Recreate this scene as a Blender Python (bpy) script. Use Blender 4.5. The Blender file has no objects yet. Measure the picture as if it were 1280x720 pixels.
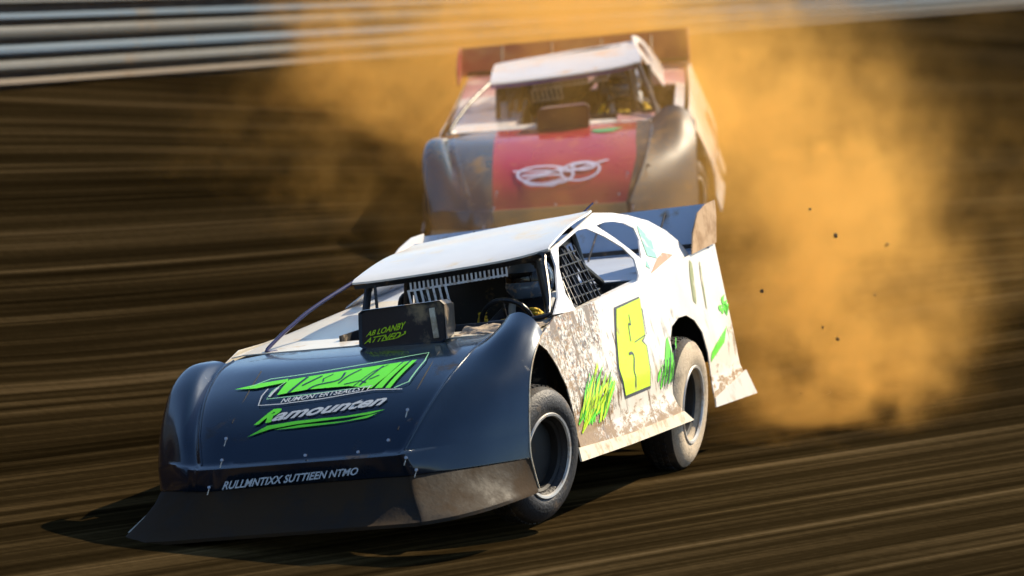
import bpy, bmesh, math, random
from mathutils import Vector, Matrix, noise
from mathutils.geometry import tessellate_polygon

random.seed(7)
scene = bpy.context.scene
COL = scene.collection

# ------------------------------------------------------------------ traced shapes (metres, car coordinates)
T_panel = [[-0.069, 0.825], [-0.188, 0.769], [-0.286, 0.672], [-0.349, 0.552], [-0.364, 0.417], [-0.391, 0.273], [-0.374, 0.211], [-1.296, 0.178], [-2.291, 0.162], [-2.446, 0.268], [-2.378, 0.368], [-2.356, 0.485], [-2.393, 0.573], [-2.495, 0.641], [-2.664, 0.673], [-2.832, 0.669], [-2.964, 0.626], [-3.057, 0.545], [-3.079, 0.425], [-3.092, 0.283], [-3.018, 0.172], [-3.006, 0.15], [-3.769, 0.2], [-3.689, 0.45], [-3.74, 0.735], [-3.796, 1.006], [-3.184, 0.983], [-2.123, 0.939], [-1.47, 0.925], [-0.85, 0.915], [-0.456, 0.919]]
T_skirt = [[-0.337, 0.229], [-1.301, 0.182], [-2.35, 0.168], [-2.468, 0.102], [-1.233, 0.129], [-0.311, 0.159]]
T_tailfin = [[-3.022, 0.162], [-3.816, 0.234], [-3.873, 0.084], [-2.973, 0.112]]
T_num = [[-1.54, 0.844], [-2.019, 0.856], [-1.986, 0.79], [-1.923, 0.651], [-1.832, 0.632], [-1.897, 0.597], [-1.812, 0.381], [-1.325, 0.385], [-1.302, 0.542], [-1.427, 0.725]]
T_numsh = [[-1.504, 0.86], [-2.017, 0.867], [-2.011, 0.787], [-1.947, 0.648], [-1.889, 0.626], [-1.929, 0.593], [-1.831, 0.36], [-1.316, 0.362], [-1.271, 0.545], [-1.403, 0.728]]
T_slit1 = [[-1.728, 0.792], [-1.711, 0.738], [-1.675, 0.742], [-1.633, 0.652]]
T_slit2 = [[-1.538, 0.591], [-1.596, 0.591], [-1.614, 0.564], [-1.551, 0.499], [-1.55, 0.462], [-1.528, 0.409]]
T_gr1 = [[-0.347, 0.388], [-1.135, 0.512]]
T_gr2 = [[-1.953, 0.357], [-2.429, 0.594], [-2.352, 0.493], [-2.481, 0.452], [-2.412, 0.283]]
T_gr3 = [[-3.074, 0.369], [-3.451, 0.453], [-3.485, 0.665], [-3.82, 0.688]]
T_gopen1 = [[-1.208, 1.233], [-1.682, 1.285], [-1.844, 1.281], [-2.056, 1.214], [-2.24, 1.132], [-2.313, 1.054], [-2.214, 0.964], [-2.149, 0.942], [-0.868, 0.914], [-0.866, 1.005], [-1.016, 1.134]]
T_gopen2 = [[-2.031, 1.28], [-2.198, 1.284], [-2.368, 1.273], [-2.526, 1.248], [-2.638, 1.209], [-2.603, 1.14], [-2.434, 1.041], [-2.348, 1.107], [-2.209, 1.192]]
T_sideboard = [[-3.23, 0.987], [-3.299, 1.112], [-3.446, 1.212], [-3.641, 1.247], [-3.844, 1.254], [-3.841, 1.159], [-3.778, 1.007]]
T_rboard = [[-3.123, -0.93, 1.117], [-3.369, -0.93, 1.189], [-3.607, -0.93, 1.23], [-3.836, -0.93, 1.234], [-3.821, -0.93, 1.191]]
T_fbar = [[-1.0, -0.389, 1.16], [-0.3, -0.676, 0.889]]
T_post = [[-1.0, -0.273, 1.159], [-0.9, -0.255, 1.014]]
T_scoop = [[-0.085, 1.05], [-0.06, 1.065], [0.38, 1.083], [0.404, 1.06], [0.395, 0.875], [0.371, 0.86], [-0.072, 0.853], [-0.101, 0.876]]
T_scooptext = [[-0.052, 0.949], [0.177, 0.986], [0.158, 0.902], [-0.064, 0.886]]
T_guard = [[-0.068, 1.164], [0.486, 1.195], [0.478, 1.126], [-0.078, 1.086], [-0.087, 1.003], [0.135, 1.011]]
T_roofF = [[-0.389, 1.16], [-0.217, 1.163], [0.155, 1.184], [0.525, 1.214], [0.748, 1.251]]
T_roofR = [[-0.406, 1.239], [-0.284, 1.256], [0.166, 1.303], [0.543, 1.333], [0.672, 1.349]]
T_cage = [[-0.305, 1.132], [-0.371, 0.973], [-0.173, 1.143], [-0.278, 0.965]]
T_swoosh = [[-0.58, 0.781], [-0.451, 0.729], [-0.308, 0.699], [-0.299, 0.741], [-0.459, 0.791]]
T_body = [[-0.299, 0.713], [-0.007, 0.651], [0.289, 0.594], [0.257, 0.76], [0.207, 0.896], [0.07, 0.851], [-0.152, 0.853], [-0.315, 0.886]]
T_s1 = [[-0.254, 0.875], [-0.199, 0.699]]
T_s2 = [[-0.198, 0.804], [-0.118, 0.7]]
T_s3 = [[0.002, 0.681], [-0.007, 0.771], [-0.115, 0.813], [-0.151, 0.857]]
T_s4 = [[0.005, 0.811], [0.034, 0.729], [0.083, 0.654]]
T_s5 = [[0.133, 0.854], [0.16, 0.762], [0.198, 0.634]]
T_s6 = [[0.169, 0.793], [0.21, 0.752]]
T_g1 = [[0.225, 0.898], [0.266, 0.901], [0.327, 0.588], [0.298, 0.596]]
T_g2 = [[0.284, 0.904], [0.312, 0.908], [0.365, 0.581], [0.339, 0.582]]
T_l1 = [[-0.502, 0.77], [-0.411, 0.685], [-0.171, 0.647], [0.147, 0.568], [0.402, 0.48], [0.416, 0.602], [0.4, 0.859], [0.335, 0.911]]
T_l2 = [[-0.311, 0.745], [-0.353, 0.842], [-0.361, 0.921], [-0.128, 0.907], [0.193, 0.877]]
T_w1 = [[-0.386, 0.809], [-0.398, 0.886], [-0.391, 0.975], [-0.269, 0.978], [-0.042, 0.96], [0.22, 0.914], [0.383, 0.929]]
T_word = [[-0.376, 1.125], [0.309, 1.059], [0.329, 0.977], [-0.349, 1.016]]
T_tiny = [[-0.272, 0.969], [0.21, 0.909], [0.207, 0.866], [-0.274, 0.929]]
T_u1 = [[-0.398, 1.213], [-0.3, 1.145], [-0.144, 1.126], [0.12, 1.119], [0.329, 1.091], [0.252, 1.119], [0.07, 1.135], [-0.139, 1.15], [-0.277, 1.17]]
T_u2 = [[-0.258, 1.178], [-0.12, 1.158], [0.127, 1.155], [0.295, 1.116], [0.33, 1.096], [0.24, 1.146], [0.076, 1.166], [-0.151, 1.177]]
T_seamL = [[-0.513, 0.542], [-0.494, 0.837], [-0.507, 1.098]]
T_seamR = [[0.448, 0.457], [0.465, 0.869], [0.422, 1.237]]
T_band = [[0.99, -0.494, 0.298], [0.99, 0.246, 0.323], [0.96, 0.248, 0.359], [0.96, -0.488, 0.339]]
T_bolts = [[0.97, -0.461, 0.556], [0.99, -0.489, 0.45], [1.0, -0.571, 0.317], [0.95, 0.401, 0.481], [0.8, 0.468, 0.612], [0.98, 0.495, 0.389], [0.97, 0.539, 0.323], [0.5, 0.632, 0.656], [0.5, 0.685, 0.446], [0.6, 0.81, 0.314], [0.95, -0.052, 0.437], [0.96, 0.236, 0.434]]
T_gout = [[-0.5, 0.928], [-0.71, 0.994], [-0.982, 1.146], [-1.061, 1.234], [-1.576, 1.286], [-2.126, 1.347], [-2.435, 1.319], [-2.683, 1.282], [-2.969, 1.222], [-3.171, 1.144], [-3.292, 1.059], [-3.322, 0.972], [-2.159, 0.932], [-0.86, 0.91]]
DUST = True
SUNDIR = (-.60, .43, .68)
SUNS = 5.0
SKYS = .10
EXPO = .7
STEP = 1.2

# ------------------------------------------------------------------ helpers
def tag(o, label=None, cat=None, group=None, kind=None):
    if label: o['label'] = label
    if cat: o['category'] = cat
    if group: o['group'] = group
    if kind: o['kind'] = kind
    return o

def empty(name, mat=None):
    o = bpy.data.objects.new(name, None); COL.objects.link(o)
    o.empty_display_size = .3
    if mat is not None: o.matrix_world = mat
    return o

def link_mesh(name, me, material, parent=None, local=None, smooth=35):
    if me.name != name: me.name = name
    o = bpy.data.objects.new(name, me); COL.objects.link(o)
    if material:
        me.materials.clear(); me.materials.append(material)
    for p in me.polygons: p.use_smooth = True
    if smooth: me.set_sharp_from_angle(angle=math.radians(smooth))
    if parent: o.parent = parent
    if local is not None: o.matrix_local = local
    return o

class MB:
    def __init__(s): s.v = []; s.f = []
    def add(s, vs, fs):
        n = len(s.v); s.v += [tuple(v) for v in vs]; s.f += [tuple(i + n for i in f) for f in fs]; return s
    def box(s, c, d, rot=None, bev=0.0):
        bm = bmesh.new(); bmesh.ops.create_cube(bm, size=1)
        for v in bm.verts: v.co = Vector((v.co.x * d[0], v.co.y * d[1], v.co.z * d[2]))
        if bev: bmesh.ops.bevel(bm, geom=bm.edges[:], offset=bev, segments=2, profile=.6, affect='EDGES')
        R = rot if rot is not None else Matrix.Identity(3)
        vs = [R @ v.co + Vector(c) for v in bm.verts]
        bm.verts.index_update()
        s.add(vs, [[v.index for v in f.verts] for f in bm.faces]); bm.free(); return s
    def tube(s, pts, r, n=10, closed=False, r1=None):
        P = [Vector(p) for p in pts]; m = len(P); rings = []
        ref = None
        for i, p in enumerate(P):
            if closed: t = (P[(i + 1) % m] - P[i - 1])
            else: t = P[min(i + 1, m - 1)] - P[max(i - 1, 0)]
            t.normalize()
            if ref is None:
                ref = Vector((0, 0, 1)) if abs(t.z) < .9 else Vector((1, 0, 0))
            a = ref - t * ref.dot(t); a.normalize(); ref = a
            b = t.cross(a)
            rr = r if r1 is None else r + (r1 - r) * i / (m - 1)
            rings.append([p + a * math.cos(2 * math.pi * k / n) * rr + b * math.sin(2 * math.pi * k / n) * rr for k in range(n)])
        vs = [v for R in rings for v in R]; fs = []
        for i in range(m if closed else m - 1):
            j = (i + 1) % m
            for k in range(n):
                l = (k + 1) % n
                fs.append((i * n + k, i * n + l, j * n + l, j * n + k))
        if not closed:
            fs.append(tuple(range(n))[::-1]); fs.append(tuple((m - 1) * n + k for k in range(n)))
        return s.add(vs, fs)
    def lathe(s, prof, n=48, M=None, closed=True):
        # prof: (radius, y) ring round the y axis
        vs = []; m = len(prof)
        for k in range(n):
            a = 2 * math.pi * k / n
            for r, y in prof: vs.append(Vector((r * math.cos(a), y, r * math.sin(a))))
        fs = []
        for k in range(n):
            l = (k + 1) % n
            for i in range(m if closed else m - 1):
                j = (i + 1) % m
                fs.append((k * m + i, k * m + j, l * m + j, l * m + i))
        if M is not None: vs = [M @ v for v in vs]
        return s.add(vs, fs)
    def grid(s, rows):
        nr, nc = len(rows), len(rows[0])
        return s.add([p for r in rows for p in r],
                     [(i * nc + j, i * nc + j + 1, (i + 1) * nc + j + 1, (i + 1) * nc + j) for i in range(nr - 1) for j in range(nc - 1)])
    def mesh(s, name, thick=0.0, weld=True):
        me = bpy.data.meshes.new(name); me.from_pydata(s.v, [], s.f)
        bm = bmesh.new(); bm.from_mesh(me)
        if weld: bmesh.ops.remove_doubles(bm, verts=bm.verts, dist=1e-5)
        bmesh.ops.recalc_face_normals(bm, faces=bm.faces)
        if thick: bmesh.ops.solidify(bm, geom=bm.faces[:], thickness=thick)
        bm.to_mesh(me); bm.free(); return me
    def build(s, name, material, parent=None, local=None, thick=0.0, smooth=35, weld=True):
        return link_mesh(name, s.mesh(name, thick, weld), material, parent, local, smooth)

def crs(P, n):
    out = []
    P = [Vector(p) for p in P]
    for i in range(len(P) - 1):
        p0, p1, p2, p3 = P[max(i - 1, 0)], P[i], P[i + 1], P[min(i + 2, len(P) - 1)]
        for k in range(n):
            t = k / n
            out.append(.5 * ((2 * p1) + (p2 - p0) * t + (2 * p0 - 5 * p1 + 4 * p2 - p3) * t * t + (3 * p1 - p0 - 3 * p2 + p3) * t ** 3))
    out.append(P[-1].copy()); return out

def plate(loops, fy, thick, name, material, parent, zcuts=(), xcuts=(), zmap=None, local=None):
    """flat outline (x,z), first loop outer, others holes -> solid sheet bent over y = fy(x,z)"""
    L = [[Vector((p[0], p[1], 0)) for p in l] for l in loops]
    tris = tessellate_polygon(L)
    flat = [v for l in L for v in l]; n = len(flat)
    me = bpy.data.meshes.new(name)
    vs = [(v.x, 0.0, v.y) for v in flat] + [(v.x, -1.0, v.y) for v in flat]
    fs = [tuple(t) for t in tris] + [tuple(i + n for i in reversed(t)) for t in tris]
    o = 0
    for l in L:
        m = len(l)
        for i in range(m):
            a, b = o + i, o + (i + 1) % m
            fs.append((a, b, b + n, a + n))
        o += m
    me.from_pydata(vs, [], fs)
    bm = bmesh.new(); bm.from_mesh(me)
    bmesh.ops.recalc_face_normals(bm, faces=bm.faces)
    for z in zcuts: bmesh.ops.bisect_plane(bm, geom=bm.verts[:] + bm.edges[:] + bm.faces[:], plane_co=(0, 0, z), plane_no=(0, 0, 1))
    for x in xcuts: bmesh.ops.bisect_plane(bm, geom=bm.verts[:] + bm.edges[:] + bm.faces[:], plane_co=(x, 0, 0), plane_no=(1, 0, 0))
    for v in bm.verts:
        x, y, z = v.co
        yy = fy(x, z); zz = zmap(z) if zmap else z
        sg = 1 if yy > 0 else -1
        v.co = Vector((x, yy + y * thick * sg, zz))
    bmesh.ops.recalc_face_normals(bm, faces=bm.faces)
    bm.to_mesh(me); bm.free()
    return link_mesh(name, me, material, parent, local, 30)

def ys(z):
    y = .885 + .075 * min(max((1.0 - z) / .45, 0), 1.2)
    if z < .28: y += .05 * (.28 - z) / .2
    return y
def yg(z): return .885 - (z - .93) * .52
def yr(z): return -.885 + (z - .93) * 1.15
def zr(z): return .93 + (z - .93) * .80 if z > .93 else z - .01

def stroke(pts, w, closed=False):
    """2D ribbon outline quads along pts; returns verts, faces"""
    P = [Vector(p) for p in pts]; vs = []; fs = []
    m = len(P)
    for i, p in enumerate(P):
        t = P[min(i + 1, m - 1)] - P[max(i - 1, 0)]; t.normalize()
        nrm = Vector((-t.y, t.x))
        ww = w[i] if isinstance(w, (list, tuple)) else w
        vs += [p + nrm * ww / 2, p - nrm * ww / 2]
    for i in range(m - 1): fs.append((2 * i, 2 * i + 1, 2 * i + 3, 2 * i + 2))
    return vs, fs

def flat_decal(name, shapes, mapf, material, parent, local=None, maxlen=.05):
    """shapes: list of ('poly', pts) / ('line', pts, w) in 2D; draped by mapf(u,v)->3D, each edge kept short"""
    bm = bmesh.new()
    for s in shapes:
        if s[0] == 'poly':
            pts = [Vector((p[0], p[1], 0)) for p in s[1]]
            tr = tessellate_polygon([pts]); vv = [bm.verts.new(p) for p in pts]
            for t in tr:
                try: bm.faces.new([vv[i] for i in t])
                except ValueError: pass
        elif s[0] == 'line':
            vs, fs = stroke(s[1], s[2]); vv = [bm.verts.new((v.x, v.y, 0)) for v in vs]
            for f in fs:
                try: bm.faces.new([vv[i] for i in f])
                except ValueError: pass
        elif s[0] == 'mesh':
            vv = [bm.verts.new((v[0], v[1], 0)) for v in s[1]]
            for f in s[2]:
                try: bm.faces.new([vv[i] for i in f])
                except ValueError: pass
    for _ in range(5):
        bmesh.ops.triangulate(bm, faces=bm.faces[:])
        le = [e for e in bm.edges if e.calc_length() > maxlen]
        if not le: break
        bmesh.ops.subdivide_edges(bm, edges=le, cuts=1)
    bmesh.ops.triangulate(bm, faces=bm.faces[:])
    for v in bm.verts: v.co = mapf(v.co.x, v.co.y)
    me = bpy.data.meshes.new(name); bm.to_mesh(me); bm.free()
    return link_mesh(name, me, material, parent, local, 0)

_tc = {}
def text_shape(txt, shear=0.3, bold=.012):
    """text as 2D mesh normalised to the unit square"""
    if txt in _tc: return _tc[txt]
    c = bpy.data.curves.new('lettering', 'FONT'); c.body = txt; c.shear = shear; c.offset = bold; c.resolution_u = 3
    o = bpy.data.objects.new('lettering', c); COL.objects.link(o)
    bpy.context.view_layer.update()
    me = bpy.data.meshes.new_from_object(o.evaluated_get(bpy.context.evaluated_depsgraph_get()))
    V = [v.co.copy() for v in me.vertices]; F = [tuple(p.vertices) for p in me.polygons]
    x0, x1 = min(v.x for v in V), max(v.x for v in V); y0, y1 = min(v.y for v in V), max(v.y for v in V)
    V = [((v.x - x0) / (x1 - x0), (v.y - y0) / (y1 - y0)) for v in V]
    bpy.data.objects.remove(o); bpy.data.curves.remove(c); bpy.data.meshes.remove(me)
    _tc[txt] = (V, F); return V, F

def bil(q, u, v):
    """q: bottom-left, bottom-right, top-right, top-left"""
    return [(1 - u) * (1 - v) * q[0][i] + u * (1 - v) * q[1][i] + u * v * q[2][i] + (1 - u) * v * q[3][i] for i in range(len(q[0]))]

def text_in(txt, q, shear=.3, bold=.012):
    V, F = text_shape(txt, shear, bold)
    return ('mesh', [bil(q, u, v) for u, v in V], F)

# ------------------------------------------------------------------ materials
def mat(name, base=(.5, .5, .5), rough=.5, metal=0.0, coat=0.0, dirt=None, dirt_amt=0.0, dirt_scale=3.0, bump=0.0, bump_scale=60, spec=.5, var=.12, dirt_rough=.9, dirt_hi=None):
    m = bpy.data.materials.new(name); m.use_nodes = True; nt = m.node_tree; N = nt.nodes; L = nt.links
    b = N['Principled BSDF']
    b.inputs['Metallic'].default_value = metal; b.inputs['Coat Weight'].default_value = coat; b.inputs['Coat Roughness'].default_value = .08
    b.inputs['Specular IOR Level'].default_value = spec
    tc = N.new('ShaderNodeTexCoord')
    n1 = N.new('ShaderNodeTexNoise'); n1.inputs['Scale'].default_value = 4; n1.inputs['Detail'].default_value = 6; L.new(tc.outputs['Object'], n1.inputs['Vector'])
    mx = N.new('ShaderNodeMix'); mx.data_type = 'RGBA'
    lo = [c * (1 - var) for c in base] + [1]; hi = [min(1, c * (1 + var)) for c in base] + [1]
    mx.inputs[6].default_value = lo; mx.inputs[7].default_value = hi; L.new(n1.outputs['Fac'], mx.inputs[0])
    col = mx.outputs[2]; ro = None
    rv = N.new('ShaderNodeMapRange'); rv.inputs['To Min'].default_value = max(.02, rough * .8); rv.inputs['To Max'].default_value = min(1, rough * 1.25)
    L.new(n1.outputs['Fac'], rv.inputs['Value']); ro = rv.outputs[0]
    if dirt:
        n2 = N.new('ShaderNodeTexNoise'); n2.inputs['Scale'].default_value = dirt_scale; n2.inputs['Detail'].default_value = 10; n2.inputs['Roughness'].default_value = .68
        L.new(tc.outputs['Object'], n2.inputs['Vector'])
        r = N.new('ShaderNodeMapRange'); r.inputs['From Min'].default_value = .62 - dirt_amt * .35; r.inputs['From Max'].default_value = .72 - dirt_amt * .25
        r.inputs['To Max'].default_value = .92
        L.new(n2.outputs['Fac'], r.inputs['Value'])
        m2 = N.new('ShaderNodeMix'); m2.data_type = 'RGBA'; L.new(r.outputs[0], m2.inputs[0]); L.new(col, m2.inputs[6])
        m2.inputs[7].default_value = (*dirt, 1); col = m2.outputs[2]
        m3 = N.new('ShaderNodeMix'); L.new(r.outputs[0], m3.inputs[0]); L.new(ro, m3.inputs[2]); m3.inputs[3].default_value = dirt_rough; ro = m3.outputs[0]
        if coat:
            cw = N.new('ShaderNodeMapRange'); cw.inputs['To Min'].default_value = coat; cw.inputs['To Max'].default_value = 0; L.new(r.outputs[0], cw.inputs['Value']); L.new(cw.outputs[0], b.inputs['Coat Weight'])
    L.new(col, b.inputs['Base Color']); L.new(ro, b.inputs['Roughness'])
    if bump:
        n4 = N.new('ShaderNodeTexNoise'); n4.inputs['Scale'].default_value = bump_scale; n4.inputs['Detail'].default_value = 4; L.new(tc.outputs['Object'], n4.inputs['Vector'])
        bp = N.new('ShaderNodeBump'); bp.inputs['Strength'].default_value = bump; bp.inputs['Distance'].default_value = .02; L.new(n4.outputs['Fac'], bp.inputs['Height']); L.new(bp.outputs[0], b.inputs['Normal'])
    return m

MUD = (.20, .125, .06); MUDL = (.36, .25, .14)

def wrap_material(name, camo_hi, greens=True):
    """white vinyl wrap with autumn-leaf print near the front wheel and dried mud low on the panel"""
    m = bpy.data.materials.new(name); m.use_nodes = True; nt = m.node_tree; N = nt.nodes; L = nt.links
    b = N['Principled BSDF']; b.inputs['Roughness'].default_value = .4; b.inputs['Coat Weight'].default_value = .3
    tc = N.new('ShaderNodeTexCoord'); sp = N.new('ShaderNodeSeparateXYZ'); L.new(tc.outputs['Object'], sp.inputs[0])
    def mr(src, a, b_, c=0, d=1):
        n = N.new('ShaderNodeMapRange'); n.inputs['From Min'].default_value = a; n.inputs['From Max'].default_value = b_
        n.inputs['To Min'].default_value = c; n.inputs['To Max'].default_value = d; L.new(src, n.inputs['Value']); return n.outputs[0]
    def ma(op, x, y):
        n = N.new('ShaderNodeMath'); n.operation = op
        for i, s in enumerate((x, y)):
            if isinstance(s, (int, float)): n.inputs[i].default_value = s
            else: L.new(s, n.inputs[i])
        return n.outputs[0]
    def noi(scale, detail=8, rough=.6, vec=None, scl=None):
        n = N.new('ShaderNodeTexNoise'); n.inputs['Scale'].default_value = scale; n.inputs['Detail'].default_value = detail; n.inputs['Roughness'].default_value = rough
        v = tc.outputs['Object']
        if scl:
            mp = N.new('ShaderNodeMapping'); mp.inputs['Scale'].default_value = scl; L.new(v, mp.inputs[0]); v = mp.outputs[0]
        L.new(v, n.inputs['Vector']); return n.outputs['Fac']
    def mix(f, a, c):
        n = N.new('ShaderNodeMix'); n.data_type = 'RGBA'; L.new(f, n.inputs[0])
        for i, s in ((6, a), (7, c)):
            if isinstance(s, tuple): n.inputs[i].default_value = (*s, 1)
            else: L.new(s, n.inputs[i])
        return n.outputs[2]
    x, z = sp.outputs[0], sp.outputs[2]
    white = mix(noi(2.5), (.74, .70, .62), (.80, .77, .70))
    # leaf print: denser toward the front wheel
    cov = ma('ADD', mr(x, -1.6, -.35, 0, .38), noi(3.0))
    cov = ma('ADD', cov, mr(z, .95, .5, -.05, .03))
    leaf = ma('MULTIPLY', mr(cov, .60, .68), mr(noi(38, 8, .75), .45, .54))
    vor = N.new('ShaderNodeTexVoronoi'); vor.inputs['Scale'].default_value = 48
    wn = N.new('ShaderNodeTexNoise'); wn.inputs['Scale'].default_value = 22; wn.inputs['Detail'].default_value = 5; L.new(tc.outputs['Object'], wn.inputs['Vector'])
    wv = N.new('ShaderNodeVectorMath'); wv.operation = 'SCALE'; wv.inputs['Scale'].default_value = .12; L.new(wn.outputs['Color'], wv.inputs[0])
    wa = N.new('ShaderNodeVectorMath'); L.new(tc.outputs['Object'], wa.inputs[0]); L.new(wv.outputs[0], wa.inputs[1]); L.new(wa.outputs[0], vor.inputs['Vector'])
    cr = N.new('ShaderNodeValToRGB'); cr.color_ramp.interpolation = 'CONSTANT'
    e = cr.color_ramp.elements; e[0].color = (.05, .022, .006, 1); e[1].position = .3; e[1].color = (.30, .13, .03, 1)
    for p, c in ((.5, (.14, .06, .014, 1)), (.68, (.42, .22, .06, 1)), (.85, (.10, .08, .02, 1))): k = e.new(p); k.color = c
    sv = N.new('ShaderNodeSeparateColor'); L.new(vor.outputs['Color'], sv.inputs[0]); L.new(sv.outputs[0], cr.inputs[0])
    col = mix(leaf, white, cr.outputs[0])
    # twig strokes
    tw = ma('MULTIPLY', mr(noi(3.2, 3, .5, scl=(4.5, 1, 1.2)), .57, .60), mr(cov, .50, .62))
    col = mix(tw, col, (.18, .11, .05))
    # dried mud: low band and spray behind the wheels
    mud1 = mr(ma('ADD', x, ma('MULTIPLY', z, .9)), -.05, -.9, .10, -.06)
    mudn = ma('ADD', ma('ADD', noi(15, 12, .80, scl=(.5, 1, 1.2)), mud1), mr(z, .46, .16, -.17, .12))
    mud = mr(mudn, .465, .53)
    col = mix(mud, col, mix(noi(45, 4), (.17, .095, .038), (.40, .27, .14)))
    # light dust film, more at the tail
    du = ma('MULTIPLY', mr(ma('ADD', noi(1.7, 8, .65), mr(x, -2.4, -3.9, 0, .10)), .52, .85), .6)
    col = mix(du, col, (.60, .44, .26))
    L.new(col, b.inputs['Base Color'])
    rr = ma('ADD', ma('MULTIPLY', mud, .45), .38); L.new(rr, b.inputs['Roughness'])
    bp = N.new('ShaderNodeBump'); bp.inputs['Strength'].default_value = .35; bp.inputs['Distance'].default_value = .01
    L.new(ma('MULTIPLY', mud, noi(60, 4)), bp.inputs['Height']); L.new(bp.outputs[0], b.inputs['Normal'])
    return m

M_ = {}
M_['navy'] = mat('navy gel coat', (.0065, .021, .044), .20, metal=.45, coat=.55, dirt=(.05, .04, .03), dirt_amt=.06, dirt_scale=2.2, bump=.06, bump_scale=5)
M_['valance'] = mat('dirty black plastic', (.020, .016, .012), .55, dirt=(.045, .028, .014), dirt_amt=.60, dirt_scale=2.4, spec=.2, bump=.10, bump_scale=40)
M_['wrap'] = wrap_material('printed white wrap', .5)
M_['cream'] = mat('cream deck paint', (.74, .70, .60), .34, coat=.4, dirt=MUDL, dirt_amt=.10, dirt_scale=3.5)
M_['skirt'] = mat('cream skirt', (.66, .60, .46), .45, dirt=MUDL, dirt_amt=.35, dirt_scale=7)
M_['roof'] = mat('white roof paint', (.80, .80, .75), .30, coat=.6, dirt=(.6, .52, .38), dirt_amt=.12, dirt_scale=3)
M_['pillar'] = mat('white pillar', (.74, .74, .73), .4, coat=.3, dirt=MUDL, dirt_amt=.12, dirt_scale=8)
M_['sky_tinted'] = mat('aluminium deck with sky tint', (.46, .52, .62), .35, metal=0.0, dirt=MUDL, dirt_amt=.16, dirt_scale=4)  # blue of the reflected sky is put into the base colour
M_['black'] = mat('black powder coat', (.012, .012, .013), .35, dirt=MUD, dirt_amt=.10, dirt_scale=9)
M_['tub'] = mat('dark cockpit sheet', (.018, .018, .02), .5, dirt=(.34, .27, .19), dirt_amt=.26, dirt_scale=13)
M_['mudsheet'] = mat('mud splattered cowl', (.045, .05, .055), .45, dirt=(.46, .36, .25), dirt_amt=.62, dirt_scale=11, bump=.5, bump_scale=50)
M_['scoopm'] = mat('dark scoop shell', (.012, .018, .028), .3, coat=.5, dirt=(.35, .25, .14), dirt_amt=.16, dirt_scale=4)
M_['bars'] = mat('white guard bars', (.70, .70, .70), .4, dirt=MUDL, dirt_amt=.25, dirt_scale=20)
M_['strut'] = mat('violet blue strut', (.035, .035, .10), .25, coat=.6)
M_['green'] = mat('lime green print', (.13, .78, .03), .4, var=.06)
M_['greenl'] = mat('pale green print', (.33, .75, .42), .4, var=.1)
M_['silver'] = mat('silver print', (.55, .60, .62), .4, var=.1)
M_['yellowg'] = mat('fluorescent yellow print', (.56, .88, .012), .45, var=.05, dirt=MUDL, dirt_amt=.05, dirt_scale=6)
M_['dgrey'] = mat('dark grey print', (.05, .055, .075), .45)
M_['teal'] = mat('faded teal print', (.16, .46, .38), .5, var=.3, dirt=(.74, .74, .73), dirt_amt=.15, dirt_scale=16)
M_['coral'] = mat('faded coral print', (.55, .20, .11), .5, var=.3, dirt=(.74, .74, .73), dirt_amt=.15, dirt_scale=16)
M_['olive'] = mat('faded olive print', (.26, .29, .13), .5, var=.3, dirt=(.66, .60, .50), dirt_amt=.25, dirt_scale=10)
M_['bolt'] = mat('zinc fastener', (.6, .6, .6), .3, metal=.8)
M_['seam'] = mat('panel gap', (.004, .005, .007), .8)
M_['mudpanel'] = mat('mud coated sheet', (.50, .34, .20), .7, dirt=(.30, .18, .09), dirt_amt=.5, dirt_scale=7)
M_['tyre'] = mat('tyre rubber', (.022, .022, .024), .55, dirt=(.16, .11, .065), dirt_amt=.20, dirt_scale=5, bump=.3, bump_scale=70)
M_['tyred'] = mat('dusty tyre rubber', (.08, .07, .06), .8, dirt=(.56, .46, .33), dirt_amt=.95, dirt_scale=4, bump=.3, bump_scale=70)
M_['tread'] = mat('tread rubber with painted shade', (.016, .015, .014), .75, dirt=(.07, .05, .03), dirt_amt=.35, dirt_scale=6, bump=.3, bump_scale=70)  # undusted rubber, darkened further to paint in the shade under the body
M_['ring'] = mat('beadlock ring', (.62, .62, .60), .35, metal=.3, dirt=MUDL, dirt_amt=.2, dirt_scale=12)
M_['rim'] = mat('black wheel', (.008, .008, .008), .6, dirt=(.06, .04, .022), dirt_amt=.25, dirt_scale=8)
M_['suit'] = mat('dark racing suit', (.03, .035, .05), .85, bump=.3, bump_scale=25)
M_['glove'] = mat('yellow glove', (.75, .50, .03), .7)
M_['helmet'] = mat('blue grey helmet', (.10, .15, .23), .25, coat=.8, dirt=MUDL, dirt_amt=.15, dirt_scale=20)
M_['visor'] = mat('smoked visor', (.01, .01, .012), .08)
M_['harness'] = mat('pale harness webbing', (.5, .5, .48), .7)
# second car
M_['red'] = mat('red hood paint', (.42, .035, .045), .28, coat=.8, dirt=(.45, .18, .10), dirt_amt=.15, dirt_scale=3)
M_['teald'] = mat('dark teal paint', (.02, .06, .085), .25, coat=.8, dirt=MUD, dirt_amt=.12, dirt_scale=3)
M_['brownr'] = mat('dusty maroon paint', (.028, .034, .042), .5, coat=0.0, dirt=(.18, .11, .06), dirt_amt=.28, dirt_scale=4)
M_['tanv'] = mat('tan valance', (.36, .27, .15), .6, dirt=MUD, dirt_amt=.3)
M_['white2'] = mat('white second car paint', (.76, .74, .72), .3, coat=.5, dirt=(.62, .40, .26), dirt_amt=.2, dirt_scale=3)
M_['pinkd'] = mat('rose deck paint', (.55, .28, .27), .35, coat=.3, dirt=(.6, .5, .42), dirt_amt=.3, dirt_scale=3)
M_['maroon'] = mat('maroon spoiler paint', (.26, .045, .03), .4, dirt=(.35, .17, .08), dirt_amt=.35, dirt_scale=3)
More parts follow.
